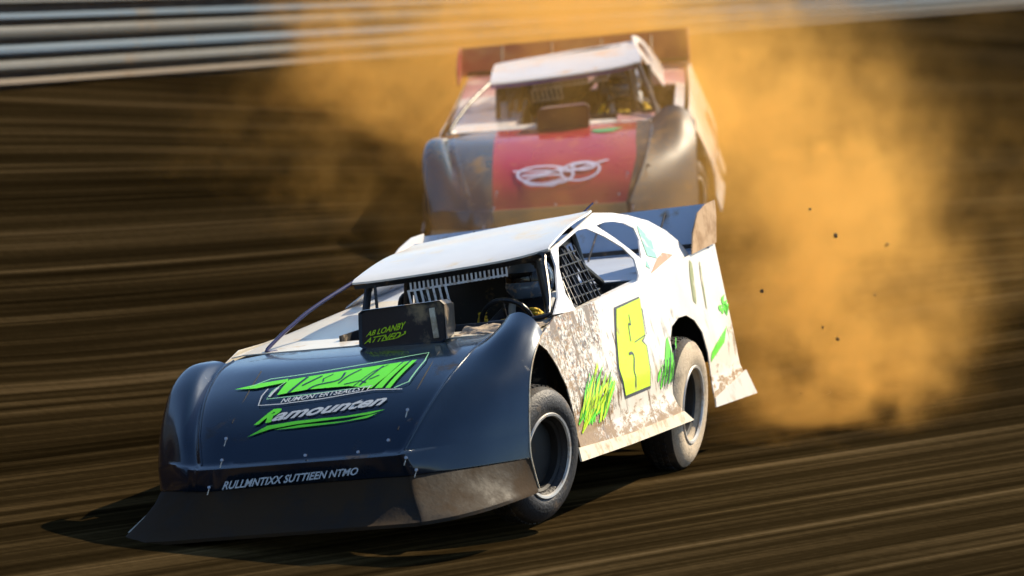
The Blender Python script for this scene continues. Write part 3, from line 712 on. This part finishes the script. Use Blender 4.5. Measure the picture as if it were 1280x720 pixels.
    fs.append(tuple(range(n))); fs.append(tuple((len(rings) - 1) * n + j for j in range(n))[::-1])
    sc = s.add(vs, fs).build('hood_scoop', pal['scoop'], car, B, smooth=25)
    if first:
        q = [[-.125, *p] for p in T_scooptext]
        top = [bil(q, 0, .55), bil(q, 1, .50), q[2 - 0], q[3]]
        qa = [bil(T_scooptext, 0, 0)] * 0
        a, b_, c_, d_ = [Vector(p) for p in (T_scooptext[3], T_scooptext[2], T_scooptext[1], T_scooptext[0])]
        f = lambda u, v: Vector((-.158, *(a * (1 - u) * (1 - v) + b_ * u * (1 - v) + c_ * u * v + d_ * (1 - u) * v)))
        flat_decal('scoop_lettering', [text_in('AB LOANBY', [(0, .58), (1, .56), (1, 1), (.02, .98)], .3, .02), text_in('ATTNED', [(-.03, .02), (.85, .0), (.92, .42), (0, .45)], .3, .02),
                                       ('line', [(.4, .02), (.8, .05), (1.0, .25), (1.0, .40)], .05)], f, M_['yellowg'], sc, maxlen=.3)
        edge = MB(); edge.box((-.16, .33, .965), (.014, .030, .16), Matrix.Rotation(R(3), 3, 'X'), bev=.004); edge.build('scoop_bracket', M_['skirt'], sc)
    # ---- spoiler
    bz = lambda y: 1.215 + .022 * y
    spv = MB(); rows = []
    for k in range(5):
        t = k / 4; rows.append([Vector((-3.62 - .22 * t, y, .985 + (bz(y) - .985) * t)) for y in (-.93, -.4, 0, .4, .9)])
    so = spv.grid(rows).build('spoiler', pal['spoiler'], car, B, thick=.006)
    plate([T_sideboard], lambda x, z: .902, .008, 'spoiler_side', pal['board'], so, zc2)
    rb = [(p[0], p[2] - .02) for p in T_rboard] + [(-3.82, .99), (-3.1, .96)]
    plate([rb], lambda x, z: -.94, .008, 'spoiler_side', pal['board2'], so, [1.1])
    pk = MB(); pk.box((-3.63, 0, 1.003), (.02, 1.76, .036)); pk.build('spoiler_hinge', M_['black'], so)
    for y in (-.6, -.2, .2, .6): MB().tube([(-3.80, y, 1.2), (-3.45, y, .985)], .006, 6).build('spoiler_brace', M_['black'], so)
    rp = MB(); rp.grid([[Vector((-3.80, y, z)) for y in (-.87, 0, .87)] for z in (.98, .6, .30)]); rp.build('rear_panel', M_['black'], car, B, thick=.005)
    if first:
        MB().tube([(-2.06, .60, 1.335), (-2.16, .66, 1.40)], .006, 6).build('antenna', M_['strut'], car, B)
    # ---- wheels (track frame) and suspension
    WZ = {'LF': .325, 'RF': .27, 'LR': .37, 'RR': .37}
    make_wheel(car, 0, .965, .325, R(-13), .355, .27, M_['tyre'], 1)
    make_wheel(car, 0, -.965, .27, R(-13), .355, .27, M_['tyre'], -1)
    make_wheel(car, -2.62, .985, .37, R(1), .372, .26, M_['tyred'], 1)
    make_wheel(car, -2.62, -.985, .36, R(1), .372, .33, M_['tyred'], -1)
    MB().tube([(-2.62, -.75, .37), (-2.62, .75, .37)], .045, 10).build('axle', M_['black'], car)
    for P in ([(0, -.78, .29), (0, -.3, .33)], [(0, .3, .36), (0, .78, .33)]): MB().tube(P, .02, 8).build('suspension_arm', M_['black'], car)
    return car

pal1 = dict(nose=M_['navy'], hood=M_['navy'], valance=M_['valance'], side=M_['wrap'], skirt=M_['skirt'], tailfin=M_['mudpanel'], deck=M_['cream'], rdeck=M_['sky_tinted'],
            cowl=M_['mudsheet'], tub=M_['tub'], roof=M_['roof'], visor=M_['black'], pillar=M_['pillar'], strut=M_['strut'], bars=M_['bars'], scoop=M_['scoopm'],
            spoiler=M_['sky_tinted'], board=M_['mudpanel'], board2=M_['pillar'])
pal1['tailfin'] = mat('grey plastic tail skirt', (.55, .54, .50), .5, dirt=MUDL, dirt_amt=.3)
pal2 = dict(nose=M_['teald'], nose_left=M_['brownr'], hood=M_['red'], valance=M_['tanv'], side=M_['white2'], skirt=M_['white2'], tailfin=M_['tanv'], deck=M_['white2'], rdeck=M_['pinkd'],
            cowl=M_['pinkd'], tub=M_['tub'], roof=M_['white2'], visor=M_['purple'], pillar=M_['white2'], strut=M_['black'], bars=M_['mudpanel'], scoop=mat('maroon scoop shell', (.09, .025, .02), .4, dirt=MUD, dirt_amt=.3),
            spoiler=M_['maroon'], board=M_['maroon'], board2=M_['maroon'])

def make_driver(root, label):
    """seated driver in car coordinates; the body is one skinned surface, helmet a child"""
    V = []; E = []; Rd = []
    def v(p, r): V.append(Vector(p)); Rd.append(r); return len(V) - 1
    def chain(start, pts):
        a = start
        for p, r in pts: b = v(p, r); E.append((a, b)); a = b
        return a
    cy = .42
    pel = v((-1.70, cy, .52), .15)
    sp = chain(pel, [((-1.72, cy, .66), .14)]); ch = chain(sp, [((-1.70, cy, .80), .155)])
    nk = chain(ch, [((-1.66, cy, .91), .065)]); hd = chain(nk, [((-1.63, cy, .98), .085), ((-1.62, cy, 1.04), .08)])
    for s in (-1, 1):
        el = chain(ch, [((-1.68, cy + s * .19, .83), .07), ((-1.50, cy + s * .27, .72), .052), ((-1.28, cy + s * .19, .80), .038)])
        pm = chain(el, [((-1.19, cy + s * .165, .865), .034)])
        for k in range(4):
            a = (k - 1.5) * .022
            base = Vector((-1.165, cy + s * .165, .875 + a))
            chain(pm, [(base, .011), (base + Vector((.030, -s * .004, .006)), .010), (base + Vector((.036, -s * .030, .010)), .009), (base + Vector((.012, -s * .042 , .008)), .008)])
        chain(pm, [((-1.165, cy + s * .140, .85), .012), ((-1.15, cy + s * .125, .885), .010)])
        kn = chain(pel, [((-1.58, cy + s * .12, .50), .10), ((-1.20, cy + s * .16, .60), .072), ((-.86, cy + s * .13, .42), .05), ((-.80, cy + s * .13, .40), .045), ((-.68, cy + s * .13, .44), .035)])
    me = bpy.data.meshes.new('person'); me.from_pydata(V, E, []); me.update()
    o = bpy.data.objects.new('person', me); COL.objects.link(o)
    sk = o.modifiers.new('s', 'SKIN'); sk.use_smooth_shade = True
    sb = o.modifiers.new('b', 'SUBSURF'); sb.levels = 1; sb.render_levels = 1
    for i, dv in enumerate(me.skin_vertices[0].data): dv.radius = (Rd[i], Rd[i])
    me.skin_vertices[0].data[0].use_root = True
    bpy.context.view_layer.update()
    m2 = bpy.data.meshes.new_from_object(o.evaluated_get(bpy.context.evaluated_depsgraph_get()))
    bpy.data.objects.remove(o); bpy.data.meshes.remove(me)
    p = link_mesh('person', m2, M_['suit'], smooth=0); p.matrix_world = root @ BODY
    m2.materials.append(M_['glove'])
    for f in m2.polygons:
        if f.center.x > -1.22 and f.center.z > .70: f.material_index = 1
    c = Vector((-1.60, cy, 1.045))
    bm = bmesh.new(); bmesh.ops.create_uvsphere(bm, u_segments=28, v_segments=18, radius=.135)
    for q in bm.verts:
        q.co.x *= 1.12; q.co.z *= 1.02
        if q.co.x > .05 and q.co.z < -.02: q.co.x += .03
        if q.co.z < -.10: q.co.z = -.10 - (q.co.z + .10) * .2
        q.co += c
    hm = bpy.data.meshes.new('helmet'); bm.to_mesh(hm); bm.free()
    h = link_mesh('helmet', hm, M_['helmet'], p, smooth=0)
    rows = []
    for i in range(7):
        z = -.035 + .085 * i / 6; rows.append([c + Vector((math.cos(a) * .156 * math.sqrt(1 - (z / .17) ** 2), math.sin(a) * .141 * math.sqrt(1 - (z / .17) ** 2), z)) for a in [R(-75 + 150 * j / 14) for j in range(15)]])
    MB().grid(rows).build('visor', M_['visor'], h, thick=.003)
    ha = MB()
    for s in (-1, 1): ha.tube(crs([Vector((-1.80, cy + s * .10, .93)), Vector((-1.62, cy + s * .11, .935)), Vector((-1.53, cy + s * .10, .84)), Vector((-1.53, cy + s * .05, .60))], 5), .022, 8)
    ha.build('harness', M_['harness'], p)
    tag(p, label, 'person')
    return p

car1 = make_car('race_car', ROOT1, pal1, True)
tag(car1, 'navy nosed dirt race car with lime green lettering and white side, sliding in front', 'race car', 'late model race cars sliding on the dirt track')
car2 = make_car('race_car', ROOT2, pal2, False)
tag(car2, 'red hooded dirt race car with white roof and maroon spoiler, behind in golden dust', 'race car', 'late model race cars sliding on the dirt track')
make_driver(ROOT1, 'driver in dark suit and yellow gloves steering the navy nosed race car')
make_driver(ROOT2, 'driver in dark suit seated inside the red hooded race car behind')

# ------------------------------------------------------------------ ground
def sst(a, b, x):
    t = max(0, min(1, (x - a) / (b - a))); return t * t * (3 - 2 * t)
def ybar(x):
    # line the barrier follows (y as a function of x)
    P = [(40, -6.3), (-2, -6.9), (-11.3, -7.34), (-25.2, -8.40), (-77, -13.3), (-160, -22.5), (-400, -48)]
    for (x0, y0), (x1, y1) in zip(P, P[1:]):
        if x >= x1: return y0 + (y1 - y0) * (x - x0) / (x1 - x0)
    return P[-1][1]
def ground_z(x, y):
    a = .70 * sst(-3.2, -10.5, x)
    near = -.034 * (max(-2.62, min(3.0, x)) + 2.62)
    base = a + near
    yb = ybar(x); t = max(0.0, min(1.0, (-y - 2.3) / (-yb - 2.3)))
    return base + (1.65 - base) * (t ** 1.35)
xs = [60, 40, 25] + [14 - .5 * k for k in range(0, 90)] + [-32 - 2 * k for k in range(0, 30)] + [-95, -120, -160, -220, -300, -450]
ysg = [-300, -150, -80, -50, -30] + [-22 + .5 * k for k in range(0, 100)] + [30, 40, 60, 100, 200, 300]
g = MB(); g.grid([[Vector((x, y, ground_z(x, y))) for y in ysg] for x in xs])

def ground_material():
    m = bpy.data.materials.new('packed dirt'); m.use_nodes = True; nt = m.node_tree; N = nt.nodes; L = nt.links
    N.remove(N['Principled BSDF']); b = N.new('ShaderNodeBsdfDiffuse'); L.new(b.outputs[0], N['Material Output'].inputs['Surface'])
    geo = N.new('ShaderNodeNewGeometry')
    ang = math.atan2(.273, -.963)
    rot = N.new('ShaderNodeMapping'); rot.vector_type = 'POINT'; rot.inputs['Rotation'].default_value = (0, 0, -ang); L.new(geo.outputs['Position'], rot.inputs[0])
    def noi(sc, scl, detail=4, rough=.55, off=(0, 0, 0)):
        mp = N.new('ShaderNodeMapping'); mp.inputs['Scale'].default_value = scl; mp.inputs['Location'].default_value = off; L.new(rot.outputs[0], mp.inputs[0])
        n = N.new('ShaderNodeTexNoise'); n.inputs['Scale'].default_value = sc; n.inputs['Detail'].default_value = detail; n.inputs['Roughness'].default_value = rough
        L.new(mp.outputs[0], n.inputs['Vector']); return n.outputs['Fac']
    def mr(src, a, b_, c=0, d=1):
        n = N.new('ShaderNodeMapRange'); n.inputs['From Min'].default_value = a; n.inputs['From Max'].default_value = b_
        n.inputs['To Min'].default_value = c; n.inputs['To Max'].default_value = d; L.new(src, n.inputs['Value']); return n.outputs[0]
    def ma(op, x, y):
        n = N.new('ShaderNodeMath'); n.operation = op
        for i, s in enumerate((x, y)):
            if isinstance(s, (int, float)): n.inputs[i].default_value = s
            else: L.new(s, n.inputs[i])
        return n.outputs[0]
    # layers of wheel-packed clay: bands run along one line down the track and step with height up the banking
    dt = N.new('ShaderNodeVectorMath'); dt.operation = 'DOT_PRODUCT'; L.new(geo.outputs['Position'], dt.inputs[0]); dt.inputs[1].default_value = (-.204, -.72, 3.0)
    sx = N.new('ShaderNodeSeparateXYZ'); L.new(rot.outputs[0], sx.inputs[0])
    cb = N.new('ShaderNodeCombineXYZ'); L.new(sx.outputs[0], cb.inputs[0]); L.new(dt.outputs['Value'], cb.inputs[1])
    def lay(scl, detail, off=0):
        mp = N.new('ShaderNodeMapping'); mp.inputs['Scale'].default_value = scl; mp.inputs['Location'].default_value = (off, off * 2, 0); L.new(cb.outputs[0], mp.inputs[0])
        n = N.new('ShaderNodeTexNoise'); n.inputs['Scale'].default_value = 1; n.inputs['Detail'].default_value = detail; n.inputs['Roughness'].default_value = .55
        L.new(mp.outputs[0], n.inputs['Vector']); return n.outputs['Fac']
    fine = lay((.10, 13.0, 0), 3); med = lay((.07, 4.2, 0), 3, 3); big = lay((.05, .8, 0), 2, 9)
    speck = noi(14, (1, 1, 0), 5, .7)
    s = ma('ADD', ma('MULTIPLY', fine, .36), ma('ADD', ma('MULTIPLY', med, .46), ma('MULTIPLY', big, .31)))
    s = ma('ADD', s, ma('MULTIPLY', ma('SUBTRACT', speck, .5), .10))
    cr = N.new('ShaderNodeValToRGB'); e = cr.color_ramp.elements
    e[0].position = .45; e[0].color = (.010, .0066, .0024, 1); e[1].position = .76; e[1].color = (.215, .142, .062, 1)
    k = e.new(.57); k.color = (.034, .0222, .0085, 1); k = e.new(.64); k.color = (.080, .052, .0205, 1)
    L.new(s, cr.inputs[0])
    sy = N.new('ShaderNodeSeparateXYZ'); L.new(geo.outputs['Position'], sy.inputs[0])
    shade_noise = noi(.35, (1, 1, 0), 3, .5)
    side_shade = mr(ma('ADD', sy.outputs[1], ma('MULTIPLY', shade_noise, 2.0)), 2.2, -3.2)  # painted shade: soil colour darkens toward the barrier side
    mxd = N.new('ShaderNodeMix'); mxd.data_type = 'RGBA'; mxd.blend_type = 'MULTIPLY'; L.new(side_shade, mxd.inputs[0]); L.new(cr.outputs[0], mxd.inputs[6]); mxd.inputs[7].default_value = (.55, .55, .55, 1)
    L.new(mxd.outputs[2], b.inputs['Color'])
    L.new(mr(s, .45, .7, .6, .95), b.inputs['Roughness'])
    bp = N.new('ShaderNodeBump'); bp.inputs['Strength'].default_value = .6; bp.inputs['Distance'].default_value = .05
    L.new(ma('ADD', s, ma('MULTIPLY', speck, .15)), bp.inputs['Height']); L.new(bp.outputs[0], b.inputs['Normal'])
    return m
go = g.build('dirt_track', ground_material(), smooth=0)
tag(go, 'groomed brown clay race track with long pale tyre streaks', 'track', kind='structure')

# ------------------------------------------------------------------ guard rail
M_['galv'] = mat('weathered galvanised steel', (.16, .20, .25), .38, metal=.5, dirt=(.14, .10, .06), dirt_amt=.22, dirt_scale=1.2)
M_['rail_tan'] = mat('dusty tan rail', (.13, .105, .075), .65, dirt=(.14, .10, .06), dirt_amt=.2, dirt_scale=.8)
M_['rail_grey'] = mat('grey painted rail', (.05, .056, .056), .65, dirt=(.12, .09, .06), dirt_amt=.2, dirt_scale=.8)
M_['rail_blue'] = mat('pale blue rail', (.055, .10, .15), .6, dirt=(.14, .12, .09), dirt_amt=.2, dirt_scale=.8)
M_['post'] = mat('dark steel post', (.014, .012, .010), .8)
rail = empty('guard_rail', Matrix.Translation((-11.3, -7.4, 1.65)))
iv = rail.matrix_world.inverted()
wprof = [(.0, 0), (.030, .006), (.046, .028), (.040, .062), (.020, .078), (0, .082)]
xr = [18 - 2 * k for k in range(120)]
def sweep(prof, z0, off):
    rows = []
    for x in xr:
        d = Vector((2, ybar(x + 1) - ybar(x - 1), 0)).normalized(); nrm = Vector((-d.y, d.x, 0))
        if nrm.y < 0: nrm = -nrm
        rows.append([iv @ (Vector((x, ybar(x) + off, z0 + h)) + nrm * o) for o, h in prof])
    return MB().grid(rows)
for i, (z0, sc, mm) in enumerate(((1.645, .72, 'rail_tan'), (1.755, 1.15, 'rail_grey'), (1.885, 1.05, 'rail_blue'), (2.020, 1.25, 'rail_grey'), (2.165, .75, 'rail_blue'), (2.300, .5, 'rail_grey'), (2.42, .8, 'rail_grey'))):
    sweep([(o, h * sc) for o, h in wprof], z0, .06).build('rail', M_[mm], rail, thick=.003, smooth=40)
sweep([(0, 0), (0, .95)], 1.60, .030).build('gap_shade_sheet', M_['post'], rail, thick=.01)  # dark sheet added to stand in for shade in the rail gaps
pm = None
for k in range(44):
    x = 16 - 4 * k
    if k == 0:
        po = MB().box((0, 0, .62), (.12, .12, 1.36), bev=.01).build('post', M_['post'], rail); pm = po
    else:
        po = pm.copy(); COL.objects.link(po); po.parent = rail
    po.matrix_parent_inverse = Matrix.Identity(4)
    po.location = iv @ Vector((x, ybar(x) - .06, 1.60))
tag(rail, 'long guard rail of stacked pale blue and grey rails topping the banking', 'guard rail')

# ------------------------------------------------------------------ clods thrown up
cl_m = mat('moist clay clod', (.07, .045, .02), .9, bump=.5, bump_scale=40)
cproto = None
CL = [((-5.47, 1.04, 1.19), .013), ((-6.54, 1.11, 1.08), .014), ((-3.37, 1.15, .98), .010), ((-5.43, .88, 1.35), .008), ((-4.6, 1.3, .62), .011), ((-5.9, 1.2, .80), .009)]
rc = random.Random(11)
for k in range(4):
    t = rc.random(); CL.append(((-3.4 - 3.0 * t, 1.1 + rc.uniform(-.3, .35), .15 + rc.random() * (.25 + .7 * t)), rc.uniform(.004, .010)))
for p, s in CL:
    if cproto is None:
        bm = bmesh.new(); bmesh.ops.create_icosphere(bm, subdivisions=3, radius=1)
        for v in bm.verts: v.co *= 1 + .55 * noise.noise(v.co * 1.6) + .2 * noise.noise(v.co * 4)
        me = bpy.data.meshes.new('dirt_clod'); bm.to_mesh(me); bm.free(); o = link_mesh('dirt_clod', me, cl_m, smooth=0); cproto = o
    else:
        o = cproto.copy(); COL.objects.link(o)
    o.location = p; o.scale = (s * 1.3, s, s * .8); o.rotation_euler = (random.random() * 6, random.random() * 6, 0)
    tag(o, 'small dark clod of clay flying in the golden dust behind the rear wheel', 'dirt clod', 'dirt clods thrown up by the rear wheel')

# ------------------------------------------------------------------ dust
BLOBS = [ # centre, radius, strength
 ((-4.9, 1.2, .20), .40, 1.5), ((-5.6, 1.12, .38), .46, 1.3), ((-6.4, 1.0, .60), .52, 1.1), ((-7.4, .50, .92), .58, .8),
 ((-9.0, .05, 1.15), .62, .6), ((-11.0, -.35, 1.3), .5, 1.3), ((-11.6, -.95, 1.6), .66, .55), ((-13.6, -2.5, 1.9), .95, .26), ((-16.0, -5.7, 1.9), .95, .40), ((-17.5, -4.9, 2.2), 1.2, .42),
 ((-6.9, -1.1, 1.4), 1.3, .085), ((-9.3, -4.1, 1.0), .8, .08), ((-14.2, -3.6, 1.6), 1.1, .7), ((-12.6, -1.5, 2.0), .6, .4), ((-5.4, .3, .3), .8, .16), ((-9.0, .9, .9), 1.6, .040), ((-3.6, 1.15, .12), .35, .5),
]
def dust_material():
    m = bpy.data.materials.new('golden dust'); m.use_nodes = True; nt = m.node_tree; N = nt.nodes; L = nt.links
    N.remove(N['Principled BSDF']); out = N['Material Output']
    pv = N.new('ShaderNodeVolumePrincipled'); pv.inputs['Color'].default_value = (.985, .56, .14, 1); pv.inputs['Anisotropy'].default_value = .35
    geo = N.new('ShaderNodeNewGeometry')
    def ma(op, x, y=None):
        n = N.new('ShaderNodeMath'); n.operation = op
        for i, s in enumerate((x, y)):
            if s is None: continue
            if isinstance(s, (int, float)): n.inputs[i].default_value = s
            else: L.new(s, n.inputs[i])
        return n.outputs[0]
    acc = None
    for c, r, a in BLOBS:
        d = N.new('ShaderNodeVectorMath'); d.operation = 'DISTANCE'; L.new(geo.outputs['Position'], d.inputs[0]); d.inputs[1].default_value = c
        q = ma('MULTIPLY', d.outputs['Value'], 1 / r); q = ma('MULTIPLY', q, q); q = ma('MULTIPLY', q, -1.0); q = ma('EXPONENT', q)
        q = ma('MULTIPLY', q, a); acc = q if acc is None else ma('ADD', acc, q)
    n = N.new('ShaderNodeTexNoise'); n.inputs['Scale'].default_value = 1.5; n.inputs['Detail'].default_value = 7; n.inputs['Roughness'].default_value = .6; n.inputs['Distortion'].default_value = .3; L.new(geo.outputs['Position'], n.inputs['Vector'])
    mr = N.new('ShaderNodeMapRange'); mr.inputs['From Min'].default_value = .42; mr.inputs['From Max'].default_value = .60; mr.inputs['To Min'].default_value = .06; mr.inputs['To Max'].default_value = 2.2; L.new(n.outputs['Fac'], mr.inputs['Value'])
    n2 = N.new('ShaderNodeTexNoise'); n2.inputs['Scale'].default_value = 5.0; n2.inputs['Detail'].default_value = 4; L.new(geo.outputs['Position'], n2.inputs['Vector'])
    m2 = N.new('ShaderNodeMapRange'); m2.inputs['From Min'].default_value = .35; m2.inputs['From Max'].default_value = .65; m2.inputs['To Min'].default_value = .35; m2.inputs['To Max'].default_value = 1.65; L.new(n2.outputs['Fac'], m2.inputs['Value'])
    dn = ma('MULTIPLY', ma('MULTIPLY', acc, mr.outputs[0]), m2.outputs[0]); dn = ma('SUBTRACT', dn, .012); dn = ma('MAXIMUM', dn, 0.0)
    L.new(dn, pv.inputs['Density']); L.new(pv.outputs[0], out.inputs['Volume'])
    return m
if DUST:
    mb = MB().box((-13.0, -2.2, 2.0), (18.4, 9.0, 5.6), bev=.8)
    du = mb.build('dust_cloud', dust_material())
    tag(du, 'golden sunlit dust cloud hanging round and behind the cars', 'dust', kind='stuff')

# ------------------------------------------------------------------ light, sky, camera
SUN = Vector(SUNDIR).normalized()
w = bpy.data.worlds.new('World'); scene.world = w; w.use_nodes = True; nt = w.node_tree
sky = nt.nodes.new('ShaderNodeTexSky'); sky.sky_type = 'NISHITA'; sky.sun_disc = False
sky.sun_elevation = math.asin(SUN.z); sky.sun_rotation = math.atan2(SUN.x, SUN.y); sky.air_density = 1.0; sky.dust_density = .4; sky.ozone_density = 3.0
nt.links.new(sky.outputs[0], nt.nodes['Background'].inputs[0]); nt.nodes['Background'].inputs[1].default_value = SKYS
sl = bpy.data.lights.new('sun', 'SUN'); sl.energy = SUNS; sl.angle = R(.55); sl.color = (1, .84, .61)
so = bpy.data.objects.new('sun', sl); COL.objects.link(so); so.rotation_euler = SUN.to_track_quat('Z', 'Y').to_euler(); so.location = SUN * 40

cam = bpy.data.cameras.new('camera'); co = bpy.data.objects.new('camera', cam); COL.objects.link(co); scene.camera = co
r0 = Vector((-0.3147516760577228, 0.9486247377784902, 0.032287602784117055)); r1 = Vector((-0.062206439694915336, -0.054559474883865214, 0.9965709320268576)); r2 = Vector((-0.9471334337248037, -0.3116638743503768, -0.07618325370824834))
mw = Matrix.Identity(4)
for i in range(3): mw[i][0] = r0[i]; mw[i][1] = r1[i]; mw[i][2] = -r2[i]
mw.translation = (23.602924606523697, 8.491996156365357, 3.0852423029892204); co.matrix_world = mw
cam.sensor_width = 36; cam.lens = 6003.06 / 1280 * 36; cam.clip_start = .5; cam.clip_end = 1500
cam.dof.use_dof = True; cam.dof.focus_distance = 25.6; cam.dof.aperture_fstop = 1.9; cam.dof.aperture_blades = 9

scene.view_settings.view_transform = 'Standard'; scene.view_settings.look = 'None'; scene.view_settings.gamma = 1; scene.view_settings.exposure = EXPO
scene.render.engine = 'CYCLES'; cy = scene.cycles
cy.use_denoising = True; cy.max_bounces = 8; cy.volume_bounces = 1; cy.volume_step_rate = STEP; cy.volume_max_steps = 256; cy.sample_clamp_indirect = 6
cy.use_adaptive_sampling = True; cy.adaptive_threshold = .03
